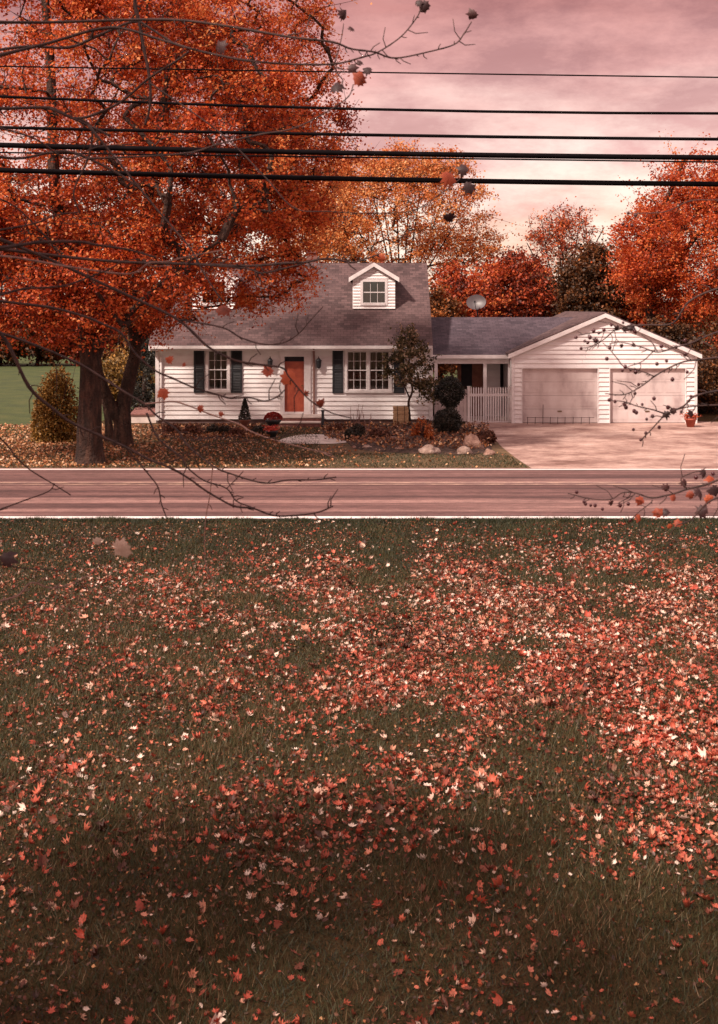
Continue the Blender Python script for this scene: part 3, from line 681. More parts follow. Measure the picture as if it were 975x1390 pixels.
def shrub(name, px, py, wpx, hpx, label, mat, n=2500, leaf=.07, cat='shrub', seed=1, group=None, stems=9, tone=(.5,.25), lumps=7, shape='mound', z0=0.02):
    x, y = G(px, py); k = y/F; rx = wpx*k/2; h = hpx*k
    rng = np.random.default_rng(seed); t = thing(name, (x, y, z0), label, cat, group)
    mb = MB()
    for i in range(stems):
        a = rng.uniform(0, 6.28); r = rng.uniform(.2,.8)*rx; mb.tube([(x+.03*math.cos(a), y+.03*math.sin(a), z0-.05), (x+r*.5*math.cos(a), y+r*.5*math.sin(a), z0+h*.45), (x+r*math.cos(a), y+r*math.sin(a), z0+h*rng.uniform(.7,.98))], [.018,.012,.005], 5)
    mb.build('stem', M['twig'], t)
    if shape == 'mound':
        L = rng.normal(size=(lumps,3)); L /= np.linalg.norm(L,axis=1,keepdims=True); L = L*np.array([.55,.5,.4]); L[:,2] = np.abs(L[:,2])
        own = rng.integers(0, lumps, n); d = rng.normal(size=(n,3)); d /= np.linalg.norm(d,axis=1,keepdims=True)
        P = L[own] + d*(.5*rng.uniform(.4,1,(n,1))**.5); P[:,2] = np.abs(P[:,2])
        P[:,2] *= 1.15
        C = np.stack([x+P[:,0]*rx, y+P[:,1]*rx*.9, z0+.03+np.clip(P[:,2],0,1.1)*h*.95],1)
    elif shape == 'ball':
        d = rng.normal(size=(n,3)); d /= np.linalg.norm(d,axis=1,keepdims=True); d *= rng.uniform(.7,1.0,(n,1)); d *= (1 + .13*np.sin(d[:,0]*4+seed)*np.sin(d[:,2]*5+seed*2) + .10*np.sin(d[:,1]*9+d[:,2]*8+seed) + np.where(rng.uniform(0,1,n) < .05, rng.uniform(0,.22,n), 0))[:,None]
        C = np.stack([x+d[:,0]*rx, y+d[:,1]*rx, z0+h/2+d[:,2]*h/2],1)
    else:
        u = rng.uniform(0,1,n)**.8; a = rng.uniform(0,6.28,n); r = (1-u)**.8*rng.uniform(.5,1.1,n)
        C = np.stack([x+r*rx*np.cos(a), y+r*rx*np.sin(a), z0+.1*h+u*h*.9],1)
    V,Fc,T = leaf_cards(C, leaf, rng.normal(tone[0],tone[1],n), .2, rng=rng)
    np_mesh('foliage', V, Fc, M[mat], t, T); return t
shrub('round_shrub', 608, 592, 37, 38, 'dark round clipped shrub, the lower ball of the stacked pair before the board fence', 'dark_leaf', 6000, .06, seed=3, shape='ball', tone=(.6,.3))
t = shrub('round_shrub', 610, 589, 40, 42, 'dark round clipped shrub, the upper ball of the stacked pair before the board fence', 'dark_leaf', 6500, .06, seed=4, shape='ball', z0=.88, tone=(.4,.25), stems=0+4)
shrub('low_shrub', 486, 598, 40, 22, 'low dark mounded shrub with upright dry stalks behind, right of the steps', 'dark_leaf', 3500, .07, seed=5, tone=(.8,.3))
shrub('dry_shrub', 573, 602, 34, 38, 'loose yellowish brown shrub at the foot of the young tree', 'gold', 1600, .075, seed=6, tone=(.25,.25))
shrub('dry_shrub', 520, 598, 40, 18, 'reddish faded perennials between the low dark shrub and the straw bale', 'red_plant', 1500, .08, seed=7)
shrub('dry_shrub', 660, 603, 34, 20, 'reddish brown clump by the driveway behind the upright boulder', 'red_plant', 1500, .08, seed=8)
for i, (px, py, w, h, mt, lb) in enumerate(((232,590,34,16,'red_plant','reddish low plant at the left corner of the house'),(262,592,34,17,'red_plant','reddish brown low plant under the left window shutter'),(296,592,36,18,'dark_leaf','dark low plant under the left window'),(350,592,30,13,'dark_leaf','dark green low plant between the small conifer and the flower pots'),(322,594,26,12,'red_plant','faded reddish plant at the foot of the small conifer'),(455,588,24,14,'red_plant','rusty low plant right beside the front steps'))):
    shrub('bedding_plant', px, py, w, h, lb, mt, 1300, .07, 'plant', 30+i, 'low plants along the house wall', tone=(.6,.25))
# tall dry stalks
x, y = G(487, 591); mb = MB()
for i in range(13):
    a = rr_.uniform(-.45,.45); xx = x+rr_.uniform(-.3,.35); h = rr_.uniform(.45,.95); mb.tube([(xx,y,.1),(xx+a*.2,y+.02,.1+h*.5),(xx+a*.45,y,.1+h)], [.012,.009,.006], 5)
o = mb.build('dry_stalks', M['paletwig']); tag(o, 'bunch of thin dry upright stalks behind the low dark shrub', 'plant')
# small ornaments
def planter(px, py, label):
    x, y = G(px, py); t = thing('flower_urn', (x,y,0), label, 'planter'); mb = MB()
    mb.lathe([(.16,0),(.17,.03),(.08,.09),(.07,.18),(.17,.30),(.24,.40),(.27,.42),(.27,.46),(.22,.46)], (x,y,0), 18); mb.build('urn', M['black'], t, True)
    rng = np.random.default_rng(8); n = 900; d = rng.normal(size=(n,3)); d /= np.linalg.norm(d,axis=1,keepdims=True)
    C = np.stack([x+d[:,0]*.30, y+d[:,1]*.30, .53+np.abs(d[:,2])*.22-.03],1); V,Fc,T = leaf_cards(C, .065, rng.normal(.5,.3,n), .3, rng=rng); np_mesh('flowers', V, Fc, M['red_flower'], t, T)
planter(371, 589, 'black urn filled with a dome of dark red flowers left of the steps')
x, y = G(369, 595); t = thing('flower_pot', (x,y,0), 'squat black pot of bright red flowers on the ground before the urn', 'planter'); mb = MB(); mb.lathe([(.13,0),(.18,.20),(.20,.21),(.20,.24),(.16,.24)], (x,y,0), 16); mb.build('pot', M['black'], t, True)
C = np.stack([x+RNG.normal(0,.12,350), y+RNG.normal(0,.12,350), .26+np.abs(RNG.normal(0,.07,350))],1); V,Fc,T = leaf_cards(C,.06,RNG.normal(.8,.2,350),.3); np_mesh('flowers', V, Fc, M['red_flower'], t, T)
x, y = G(332.5, 585); t = thing('potted_conifer', (x,y,0), 'small dark cone-shaped evergreen in a brown urn below the siding', 'potted plant'); mb = MB(); mb.lathe([(.14,0),(.15,.03),(.07,.08),(.09,.2),(.19,.34),(.21,.38),(.17,.38)], (x,y,0), 16); mb.build('urn', M['brown_panel'], t, True)
mb = MB(); mb.tube([(x,y,.35),(x,y,1.0)], [.02,.008], 6); mb.build('trunk', M['wood'], t)
u = RNG.uniform(0,1,1800); a = RNG.uniform(0,6.28,1800); r = .19*(1-u)**.8*RNG.uniform(.5,1.15,1800)+.015
V,Fc,T = leaf_cards(np.stack([x+r*np.cos(a), y+r*np.sin(a), .40+u*.72],1), .05, RNG.normal(.6,.3,1800), .2); np_mesh('crown', V, Fc, M['dark_leaf'], t, T)
x, y = G(937.5, 580); t = thing('flower_pot', (x,y,0), 'terracotta pot of rusty flowers at the right corner of the garage', 'planter'); mb = MB(); mb.lathe([(.12,0),(.19,.26),(.22,.27),(.22,.32),(.17,.32)], (x,y,0), 16); mb.build('pot', M['terracotta'], t, True)
C = np.stack([x+RNG.normal(0,.13,350), y+RNG.normal(0,.13,350), .34+np.abs(RNG.normal(0,.08,350))],1); V,Fc,T = leaf_cards(C,.07,RNG.normal(.4,.2,350),.3); np_mesh('flowers', V, Fc, M['maple_red'], t, T)

# ------------------------------------------------------------------ trees
def pt(px, py, D, dy=0): return (X(px, D), D+dy, max(Z(py, D), -.1))
# roadside maples on the left
DA = 33.3
tree('maple_tree', pt(122,630,DA), 'thickest orange maple by the far road edge on the left', 'tree',
     [([(*pt(122,640,DA)[:2],-.15), pt(121,590,DA), pt(122,540,DA), pt(122,490,DA), pt(112,440,DA), pt(95,360,DA,-.3), pt(80,250,DA,-.5), pt(70,120,DA), pt(60,-20,DA)], .37, .10),
      ([pt(122,500,DA), pt(135,450,DA,.3), pt(160,380,DA,.6), pt(190,290,DA,.8), pt(215,180,DA), pt(235,60,DA)], .22, .07),
      ([pt(112,440,DA), pt(60,380,DA,-.6), pt(-20,320,DA,-1), pt(-110,260,DA,-1.3)], .17, .06),
      ([pt(125,470,DA), pt(180,430,DA,-1), pt(250,370,DA,-1.6), pt(310,330,DA,-1.7)], .13, .04)],
     [((X(100,DA), DA, 9.5), (6.0,4.0,4.8), 300), ((X(-80,DA), DA, 7.5), (4.2,3.5,3.8), 130), ((X(250,DA), DA, 8.5), (3.6,3.2,4.4), 170), ((X(110,DA),DA-.8,5.2), (3.5,2.8,1.9), 150), ((X(30,DA),DA-.3,4.8), (3.4,2.6,1.4), 110), ((X(230,DA),DA,13.2), (4.4,3.5,2.6), 90)],
     'maple', 172, .094, (.48,.36), .009, 11, 'roadside maples', 2.6, tone=(.43,.26), dens_noise=.9)
DBt = 37.6
tree('maple_tree', pt(166,605,DBt), 'orange maple with twin leaning trunks in front of the left end of the house', 'tree',
     [([(*pt(168,612,DBt)[:2],-.15), pt(168,580,DBt), pt(168,550,DBt), pt(176,510,DBt), pt(184,470,DBt), pt(178,430,DBt), pt(190,350,DBt), pt(215,230,DBt), pt(235,90,DBt)], .30, .08),
      ([pt(166,575,DBt), pt(153,550,DBt,-.2), pt(140,510,DBt,-.4), pt(128,460,DBt,-.5), pt(120,380,DBt), pt(110,280,DBt)], .20, .06),
      ([pt(184,470,DBt), pt(215,430,DBt,.3), pt(260,370,DBt,.5), pt(310,310,DBt), pt(350,250,DBt)], .14, .04)],
     [((X(300,DBt), DBt, 9.3), (3.5,3.2,4.0), 165), ((X(200,DBt), DBt+.5, 10), (4.5,3.5,5.0), 170), ((X(232,DBt), DBt-.5, 4.5), (1.6,2.0,1.1), 36), ((X(385,DBt),DBt,8.2), (1.5,1.6,3.0), 60), ((X(415,DBt),DBt,10.5), (1.5,1.5,4.2), 42), ((X(395,DBt),DBt,14.2), (1.6,1.6,2.4), 26), ((X(330,DBt),DBt,13.2), (2.4,2.4,2.8), 50), ((X(345,DBt),DBt-.4,4.9), (1.5,1.3,.9), 24), ((X(410,DBt),DBt,7.6), (1.2,1.3,2.6), 26), ((X(60,DBt),DBt+1,7), (4,3,3.5), 90)],
     'maple', 158, .094, (.46,.35), .009, 12, 'roadside maples', 3.0, tone=(.55,.26), dens_noise=.9)
# pale slim trunk between them
DT = 39
tree('maple_tree', pt(147,598,DT), 'slim reddish young maple between the two big roadside trunks', 'tree',
     [([(*pt(149,606,DT)[:2],-.1), pt(147,570,DT), pt(140,530,DT), pt(134,480,DT), pt(130,420,DT)], .15, .05)],
     [((X(110,DT), DT, 5.2), (2.6,1.5,1.5), 50)], 'maple_red', 90, .12, (.4,.3), .007, 13, None, 2.4, tone=(.6,.2))
# young ornamental tree in front of the right window
DY = 43.6
tree('young_tree', pt(556,592,DY), 'small dark-leaved tree with pale flecks standing before the right window', 'tree',
     [([(*pt(557,596,DY)[:2],0), pt(556,565,DY), pt(555,545,DY), pt(560,530,DY), pt(556,505,DY), pt(556,480,DY)], .055, .025),
      ([pt(556,540,DY), pt(548,520,DY), pt(537,490,DY)], .03, .012)],
     [((X(556,DY), DY, Z(495,DY)), (.85,.75,.85), 60), ((X(583,DY), DY, Z(528,DY)), (.33,.35,.4), 16), ((X(552,DY), DY, Z(458,DY)), (.42,.4,.42), 14)],
     'green_leaf', 62, .095, (.15,.14), .004, 14, None, 1.2, tone=(.5,.3), dens_noise=.3)
# trees behind the house
D3 = 60
def vase(px, base_py, tops, r=.14, D=D3):
    L = []
    for (tx, ty) in tops:
        L.append(([pt(px,440,D), pt(px+(tx-px)*.22, 395,D,random.uniform(-.3,.3)), pt(px+(tx-px)*.55, (395+ty)/2+8,D,random.uniform(-1,1)), pt(tx,ty,D,random.uniform(-1.5,1.5))], r*.62, .022))
    return [([(X(px,D),D,-.1), pt(px,500,D), pt(px,440,D), pt(px+3,400,D)], r*1.6, r*.8)] + L
tree('vase_maple_tree', (X(545,D3),D3,0), 'thin-leaved spreading orange tree with fanning bare limbs behind the ridge', 'tree',
     vase(545, 500, [(445,330),(465,270),(480,300),(500,235),(520,275),(535,225),(556,255),(575,230),(600,270),(620,300),(645,325),(590,330),(495,350)]),
     [((X(545,D3), D3, Z(300,D3)), (4.6,3.2,3.3), 320), ((X(545,D3),D3,Z(232,D3)), (3.5,2.4,1.1), 95), ((X(640,D3),D3,Z(335,D3)), (1.4,1.4,1.1), 30), ((X(450,D3),D3,Z(320,D3)), (1.6,1.6,2.2), 55)],
     'gold', 82, .12, (.42,.34), .009, 15, None, 5.6, tone=(.62,.22), shell=.75, dens_noise=.5)
tree('vase_maple_tree', (X(445,63),63,0), 'golden orange tree behind the chimney with sky through its leaves', 'tree',
     vase(430, 500, [(370,300),(400,220),(430,180),(460,230),(480,300)], .14, 63),
     [((X(425,63), 63, Z(280,63)), (3.2,2.5,4.2), 220)], 'gold', 60, .15, (.45,.36), .008, 16, None, 5.2, tone=(.6,.2), shell=.75, dens_noise=.6)
def back(px, top, w, D, mat, label, seed, nc=120, nl=120, leaf=.16, name='autumn_tree', tone=(.45,.22), low=1.2, group='trees behind the house and garage', cat='tree'):
    zt = Z(top, D); x = X(px, D); rx = w*D/F/2; cz = (zt+low)/2; hz_ = (zt-low)/2
    return tree(name, (x,D,0), label, cat,
        [([(x,D,-.1),(x+.1,D,cz*.5),(x-.1,D,cz),(x,D,zt*.85)], .10+.012*zt, .03), ([(x,D,cz*.6),(x+rx*.3,D,cz),(x+rx*.5,D,zt*.75)], .08, .02), ([(x,D,cz*.6),(x-rx*.3,D+.3,cz),(x-rx*.5,D,zt*.7)], .08, .02)],
        [((x,D,cz), (rx*.85,rx*.75,hz_*.9), nc), ((x+rx*.3,D-.3,cz*.8), (rx*.6,rx*.6,hz_*.6), nc//3), ((x-rx*.35,D-.3,cz*.9), (rx*.6,rx*.6,hz_*.6), nc//3)],
        mat, nl, leaf, (.42,.36), .008, seed, group, .6, tone=tone, dens_noise=.3)
back(628,352,100,56,'maple_red','rusty low tree rising behind the right end of the house ridge',21, tone=(.5,.25))
back(595,385,60,54,'olive','small brownish tree just past the right roof edge of the house',22, 60, tone=(.7,.25))
back(690,332,120,58,'maple_red','dark russet tree behind the satellite dish',23, 170, tone=(.35,.25))
back(728,345,80,60,'maple_red','deep red rounded tree behind the left slope of the garage roof',24, 100, tone=(.6,.25))
back(800,322,84,57,'olive','dark brownish green tree behind the garage gable',25, 150, 150, tone=(.3,.22))
back(848,330,80,58,'maple','bright red orange tree filling the gap right of the dark tree',26, 110, tone=(.30,.2))
back(905,430,100,52,'olive','dark olive bush showing just above the right garage slope',27, 90, 130, name='dark_bush', tone=(.15,.2), low=.2, cat='bush')
back(965,478,80,49.5,'olive','dark shrub at the right side wall of the garage',28, 80, 120, .12, name='dark_bush', tone=(.35,.2), low=.1, cat='bush')
back(1010,440,90,51,'maple_red','rust coloured bush at the right frame edge beyond the garage',29, 80, 120, .12, name='dark_bush', tone=(.4,.2), low=.1, cat='bush')
tree('twiggy_tree', (X(765,62),62,0), 'sparse pinkish twiggy tree rising above the dark trees', 'tree',
     vase(765, 500, [(715,330),(735,300),(750,290),(770,282),(790,290),(815,310),(760,310),(800,330)], .11, 62),
     [((X(765,62),62,Z(322,62)), (2.0,1.7,1.6), 120)], 'maple_red', 34, .12, (.32,.28), .008, 17, None, 6.2, tone=(.6,.2), shell=.8, twigs=7)
DR_ = 53
tree('maple_tree', (X(925,DR_),DR_,0), 'tall broad bright orange maple behind the right side of the garage', 'tree',
     [([(X(900,DR_),DR_,-.1), pt(895,500,DR_), pt(880,400,DR_), pt(885,320,DR_), pt(910,260,DR_), pt(930,215,DR_)], .3, .06), ([pt(882,400,DR_), pt(930,340,DR_), pt(980,280,DR_), pt(1030,220,DR_)], .16, .04)],
     [((X(945,DR_), DR_, Z(345,DR_)), (3.2,3.0,3.5), 230), ((X(1025,DR_), DR_, Z(305,DR_)), (3.2,3.0,4.4), 150), ((X(945,DR_), DR_, Z(255,DR_)), (1.9,1.8,1.5), 34), ((X(880,DR_),DR_-.4,Z(340,DR_)), (1.5,1.6,2.2), 60)],
     'maple', 150, .12, (.46,.38), .008, 18, None, 2.2, tone=(.42,.22), dens_noise=.55)
# left background
shrub('weeping_bush', 78, 600, 72, 108, 'rounded yellow green bush left of the big maple trunk', 'yellowgreen', 11000, .085, seed=9, lumps=14, stems=14, tone=(.45,.28))
x_ = 46.5
tree('spruce_tree', (X(196,x_),x_,0), 'narrow dark evergreen at the left corner of the white house', 'tree',
     [([(X(196,x_),x_,-.1),(X(196,x_),x_,2),(X(196,x_),x_,4.4)], .1, .02)], [((X(196,x_),x_,1.6),(.65,.65,1.5),60), ((X(197,x_),x_,3.2),(.4,.4,1.2),30)], 'dark_leaf', 150, .08, (.2,.18), .005, 19, None, .3, tone=(.5,.25))
back(172,480,70,50,'yellowgreen','yellow green tree seen between the maple trunks',31, 60, 110, .13, low=.3, tone=(.35,.25))
far = [(-130,440,110,'olive','dark'),(-60,432,100,'maple_red','rusty'),(0,425,100,'olive','dark olive'),(50,430,90,'olive','dull green'),(105,436,90,'maple_red','russet'),(165,428,100,'olive','brownish green'),(225,415,100,'maple_red','reddish'),(290,410,100,'maple','orange')]
for i, (px, top, w, mt, adj) in enumerate(far):
    nb = ['left of the frame edge','partly past the left frame edge','at the left frame edge','behind the pale bush','behind the thickest maple trunk','between the maple trunks and the house','behind the left end of the house roof','behind the middle of the house roof'][i]
    back(px, top, w*1.15, 90, mt, adj+' tree beyond the green field, '+nb, 40+i, 60, 100, .24, 'field_tree', (.35,.22), .2, 'trees across the green field')
# distant woods closing the horizon
n = 90000; ang = RNG.uniform(-.62,.62,n); R_ = RNG.uniform(118,140,n); hgt = 5.0+1.6*np.array([mnoise.noise(Vector((a*9,3,0)))+.6*mnoise.noise(Vector((a*31,7,0))) for a in ang])
zz = hgt*RNG.uniform(0,1,n)**.7
V,Fc,T = leaf_cards(np.stack([np.sin(ang)*R_, np.cos(ang)*R_, zz],1), .5, RNG.normal(.45,.22,n), .2)
o = np_mesh('distant_woods', V, Fc, M['olive'], None, T); tag(o, 'distant band of brown autumn woods along the horizon', 'woods', kind='stuff')

# ------------------------------------------------------------------ overhead wires
def wire(yl, ym, yr, wpx, D, label):
    pts = []
    a = np.polyfit([0, 487, 975], [yl, ym, yr], 2)
    for x in np.linspace(-75, 75, 61):
        # sagging span: the fitted curve near the house, flattening to a straight lift beyond
        px = x/D*F+CX; pc = min(max(px, -300), 1300); y = np.polyval(a, pc) + (px-pc)*(2*a[0]*pc+a[1])
        pts.append((x, D, Z(y, D)))
    mb = MB(); r = wpx*D/F/2; mb.tube(pts, [r]*len(pts), 8); o = mb.build('power_line', M['wire'], None, True); tag(o, label, 'overhead wire', 'overhead wires along the road')
DW = 24.0
wire(90, 98, 105, 2.0, DW+1.2, 'thinnest topmost overhead wire crossing the sky')
wire(131, 148, 154, 3.8, DW+.8, 'second overhead wire from the top, medium thick')
wire(173, 183, 189, 4.4, DW+.4, 'third overhead wire from the top, alone above the doubled cable')
wire(197, 208, 214, 7.2, DW, 'thick black cable of the doubled pair, fourth from the top')
wire(207, 213.5, 220, 2.2, DW-.1, 'thin reddish wire slung right under the thick doubled cable')
wire(231, 243, 250, 7.0, DW+.2, 'lowest and thick black overhead cable')

# ------------------------------------------------------------------ lawn cover
def grass(name, n, dmin, dmax, h, w, label, power=1.0, xk=.33, mask=None, tone=(.45,.25), mat='grass'):
    u = RNG.uniform(0,1,n); D = (dmin**power + u*(dmax**power-dmin**power))**(1/power)
    x = RNG.uniform(-1,1,n)*(xk*D+1.0)
    if mask is not None:
        k = mask(x, D); x, D = x[k], D[k]; n = len(x)
    a = RNG.uniform(0,6.28,n); hh = h*RNG.uniform(.5,1.3,n); ww = w*RNG.uniform(.6,1.3,n)*(D/dmax*.7+.5)
    P = np.stack([x, D, np.full(n, -.003)],1); dr = np.stack([np.cos(a), np.sin(a), np.zeros(n)],1)
    lean = RNG.normal(size=(n,3))*.55; lean[:,2] = 1; T = P + lean*hh[:,None]
    V = np.stack([P-dr*ww[:,None]/2, P+dr*ww[:,None]/2, T],1).reshape(-1,3); i = np.arange(n)*3
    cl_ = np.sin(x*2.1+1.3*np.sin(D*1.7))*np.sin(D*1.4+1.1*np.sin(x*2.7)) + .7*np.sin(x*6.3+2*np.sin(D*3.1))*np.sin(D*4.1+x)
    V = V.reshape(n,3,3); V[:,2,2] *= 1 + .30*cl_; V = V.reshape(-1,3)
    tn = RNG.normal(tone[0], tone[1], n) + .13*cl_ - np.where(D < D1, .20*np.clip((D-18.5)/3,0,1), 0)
    o = np_mesh(name, V, np.stack([i,i+1,i+2],1), M[mat], None, np.repeat(tn,3)); tag(o, label, 'grass', kind='stuff'); return o
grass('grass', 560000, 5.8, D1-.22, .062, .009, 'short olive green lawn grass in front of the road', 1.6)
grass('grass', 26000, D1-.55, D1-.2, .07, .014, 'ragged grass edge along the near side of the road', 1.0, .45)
def far_mask(x, D):
    px = x/D*F+CX; py = HY+F*CAMZ/D
    e = (py < 616) & (px > 434); dr = (px > 622+ (py-577)*1.65); return ~(e | dr)
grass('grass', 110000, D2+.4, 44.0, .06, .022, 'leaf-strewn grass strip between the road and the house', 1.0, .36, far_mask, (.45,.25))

MAPLE = [(0,-.42),(.10,-.30),(.30,-.34),(.28,-.16),(.50,-.04),(.38,.10),(.44,.32),(.24,.30),(.14,.40),(.0,.60),(-.14,.40),(-.24,.30),(-.44,.32),(-.38,.10),(-.50,-.04),(-.28,-.16),(-.30,-.34),(-.10,-.30)]
def maple_leaves(name, P, size, tone, flat=.85, mat='fallen', label=None, parent=None, curl=.8):
    n = len(P); S = np.array(MAPLE); k = len(S)
    N = RNG.normal(size=(n,3))*(1-flat); N[:,2] += 1*flat; N /= np.linalg.norm(N,axis=1,keepdims=True)
    A = RNG.normal(size=(n,3)); A -= N*(A*N).sum(1,keepdims=True); A /= np.linalg.norm(A,axis=1,keepdims=True); B = np.cross(N,A)
    cu = RNG.uniform(-.2,1,(n,1))*curl
    xy = S[None,:,:]*RNG.uniform(.72,1.12,(n,k,1)); xy[:,:,0] *= RNG.uniform(.45,1.05,(n,1)); r2 = (S**2).sum(1)[None,:]*3
    V = P[:,None,:] + size[:,None,None]*(A[:,None,:]*xy[:,:,1:2]+B[:,None,:]*xy[:,:,0:1] + N[:,None,:]*((cu*r2)[:,:,None] + .10*np.abs(xy[:,:,0:1])))
    V = np.concatenate([P[:,None,:], V],1).reshape(-1,3)
    b = (np.arange(n)*(k+1))[:,None]; j = np.arange(k)[None,:]
    Fc = np.stack([np.broadcast_to(b,(n,k)), b+1+j, b+1+(j+1)%k],2).reshape(-1,3)
    return np_mesh(name, V, Fc, M[mat], parent, np.repeat(tone, k+1))
# near lawn leaves: thick to the right and middle distance, thin by the road and close by
def leaf_field(n):
    out = []
    while len(out) < n:
        D = math.sqrt(random.uniform(6.2**2, (D1-.3)**2)); x = random.uniform(-1,1)*(.32*D+.8)
        px = x/D*F+CX; py = HY+F*CAMZ/D
        d = .13 + .20*math.exp(-((py-860)/150)**2) + .78*math.exp(-((py-880)/165)**2)*max(0,min(1,(px-250)/450))
        if py < 790: d *= .10 + .9*max(0, (py-715)/75)**1.3
        if py > 1000: d += .17*min(1,(py-1000)/60)*max(0, 1-(py-1000)/420)
        d *= max(.05, .45 + 1.5*max(-.3, mnoise.noise(Vector((x*.9, D*.55, 5)))+.2) + .8*mnoise.noise(Vector((x*2.6, D*2.0, 9))))
        if random.random() < d: out.append((x, D))
    return np.array(out)
Q = leaf_field(62000); n = len(Q)
red = np.array([mnoise.noise(Vector((float(a)*.8, float(b)*.55, 2))) for a, b in Q])
px_ = Q[:,0]/Q[:,1]*F+CX
u_ = RNG.uniform(0,1,n); tn = np.where(u_ < .16 + np.where(Q[:,1] > 15, .14, 0), RNG.normal(.88,.12,n), np.where(u_ > .66, RNG.normal(.20,.10,n), RNG.normal(.42,.16,n))) + np.clip(red*.3,-.15,.15)
P = np.stack([Q[:,0], Q[:,1], RNG.uniform(.004,.034,n)],1)
o = maple_leaves('fallen_leaves', P, RNG.gamma(4, .0112, n).clip(.018,.14), tn, .62)
tag(o, 'dense scatter of red, orange and pale fallen leaves on the front lawn', 'fallen leaves', kind='stuff')
# shredded bits of leaf and thatch lying between the grass blades
n = 90000; D = np.sqrt(RNG.uniform(6.0**2, (D1-.5)**2, n)); x = RNG.uniform(-1,1,n)*(.33*D+.8); px = x/D*F+CX
k = RNG.uniform(0,1,n) < .45 + .4*np.sin(x*1.9+np.sin(D*1.3))*np.sin(D*1.1+.6*np.sin(x*2.2)) + np.clip((420-px)/1400, -.1, .25); x, D = x[k], D[k]; n = len(x)
V,Fc,T = leaf_cards(np.stack([x, D, RNG.uniform(.008,.045,n)],1), .032, RNG.normal(.30,.24,n), .5)
o = np_mesh('leaf_litter', V, Fc, M['dry'], None, T); tag(o, 'small brown shreds of leaf mixed into the front lawn grass', 'leaf litter', kind='stuff')
# far side leaves
n = 34000; D = RNG.uniform(D2+.4, 44.2, n); x = RNG.uniform(-16, 9, n); px = x/D*F+CX; py = HY+F*CAMZ/D
k = ~((px > 622+(py-577)*1.65)) & (RNG.uniform(0,1,n) < np.clip(1.25-(px+50)/480, .03, 1)) & ~((px>380)&(px<480)&(py>590)&(py<606))
D, x = D[k], x[k]; n = len(D)
V,Fc,T = leaf_cards(np.stack([x, D, RNG.uniform(.02,.07,n)],1), .085, RNG.normal(.72,.22,n), .6)
o = np_mesh('fallen_leaves', V, Fc, M['dry'], None, T); tag(o, 'carpet of orange fallen leaves under the maples beyond the road', 'fallen leaves', kind='stuff')

n = 3400; px = RNG.uniform(440,664,n); py = RNG.uniform(580,614,n); k = py < 592+ (px-430)*.12+9; px, py = px[k], py[k]; D = F*CAMZ/(py-HY)
V,Fc,T = leaf_cards(np.stack([(px-CX)/F*D, D, RNG.uniform(.10,.22,len(px))],1), .10, RNG.normal(.5,.3,len(px)), .5)
o = np_mesh('fallen_leaves', V, Fc, M['dry'], None, T); tag(o, 'brown and pinkish leaf litter lying over the mulch bed', 'fallen leaves', kind='stuff')
n = 2600; px = RNG.uniform(216,366,n); py = RNG.uniform(580,597,n); D = F*CAMZ/(py-HY)
V,Fc,T = leaf_cards(np.stack([(px-CX)/F*D, D, RNG.uniform(.08,.16,n)],1), .09, RNG.normal(.45,.3,n), .5)
o = np_mesh('fallen_leaves', V, Fc, M['dry'], None, T); tag(o, 'reddish leaf litter in the flower bed along the house wall', 'fallen leaves', kind='stuff')

# ------------------------------------------------------------------ near trees whose bare branches reach into view
def near_pt(px, py, d): return Vector((X(px,d), d, Z(py,d)))
def one_leaf(parent, px, py, d, wpx, mat, rot=0, tilt=.5, label=None):
    p = near_pt(px, py, d); s = wpx*d/F*.98
    vs = [Vector((0,0,0))]
    for (a, b) in MAPLE:
        a *= random.uniform(.75,1.15); b *= random.uniform(.8,1.15)
        vs.append(Vector((a*s, (a*a+b*b)*s*.9 + abs(a)*s*.35, b*s)))
    R_ = Matrix.Rotation(rot,4,'Y') @ Matrix.Rotation(random.uniform(-.8,.8)*tilt*1.3,4,'Z') @ Matrix.Rotation(random.uniform(-1,1)*tilt,4,'X')
    V = np.array([tuple(p + (R_ @ v)) for v in vs]); k = len(MAPLE)
    Fc = np.array([(0, 1+j, 1+(j+1)%k) for j in range(k)])
    tones = np.full(k+1, random.uniform(.2,.9)); tones[0] -= .2  # darker centre vertex paints fold shading into the leaf tone
    return np_mesh('leaf', V, Fc, M[mat], parent, tones)
def branch(parent, pts, d, r0, r1, start=None, mat='twig', spurs=.5, sd=0):
    """pts in photo pixels at distance d (m) from the camera; start = where it leaves the trunk (world)"""
    rnd = random.Random(sd*17+int(pts[0][0])+int(pts[0][1]))
    W = [near_pt(px+rnd.uniform(-1,1), py+rnd.uniform(-1,1), d + .12*math.sin(px/90+sd)) for px, py in pts]
    if start is not None:
        st_ = Vector(start); back_ = W[0] + (W[0]-W[1]).normalized()*.25; W = [st_, st_.lerp(back_,.4), st_.lerp(back_,.75), back_] + W
    sp = spline(W, 6); k = len(sp); r0 *= .72; i0 = 24 if start is not None else 0; rs = [r0+(r1-r0)*(max(0,i-i0)/(k-1-i0))**.6 + .010*max(0,i0-i)/24 for i in range(k)]
    rs = [r*(1.25 if i % 9 == 0 else 1) for i, r in enumerate(rs)]
    mb = MB(); mb.tube(sp, rs, 6)
    for i in range(i0+2, k-1):
        if rnd.random() < spurs*.45:
            t = (sp[i+1]-sp[i]).normalized(); s = Vector((rnd.uniform(-1,1), rnd.uniform(-.4,.4), rnd.uniform(-1,1))); s = (s - t*s.dot(t)).normalized()
            L = rnd.choice([.006,.008,.012,.015,.02,.03,.055]); e = sp[i]+s*L+t*L*.8
            mb.tube([sp[i], sp[i]+s*L*.5+t*L*.2, e], [max(r1,.0015), max(r1*.9,.0012), .0012], 5)
    return mb.build('branch', M[mat], parent, True)
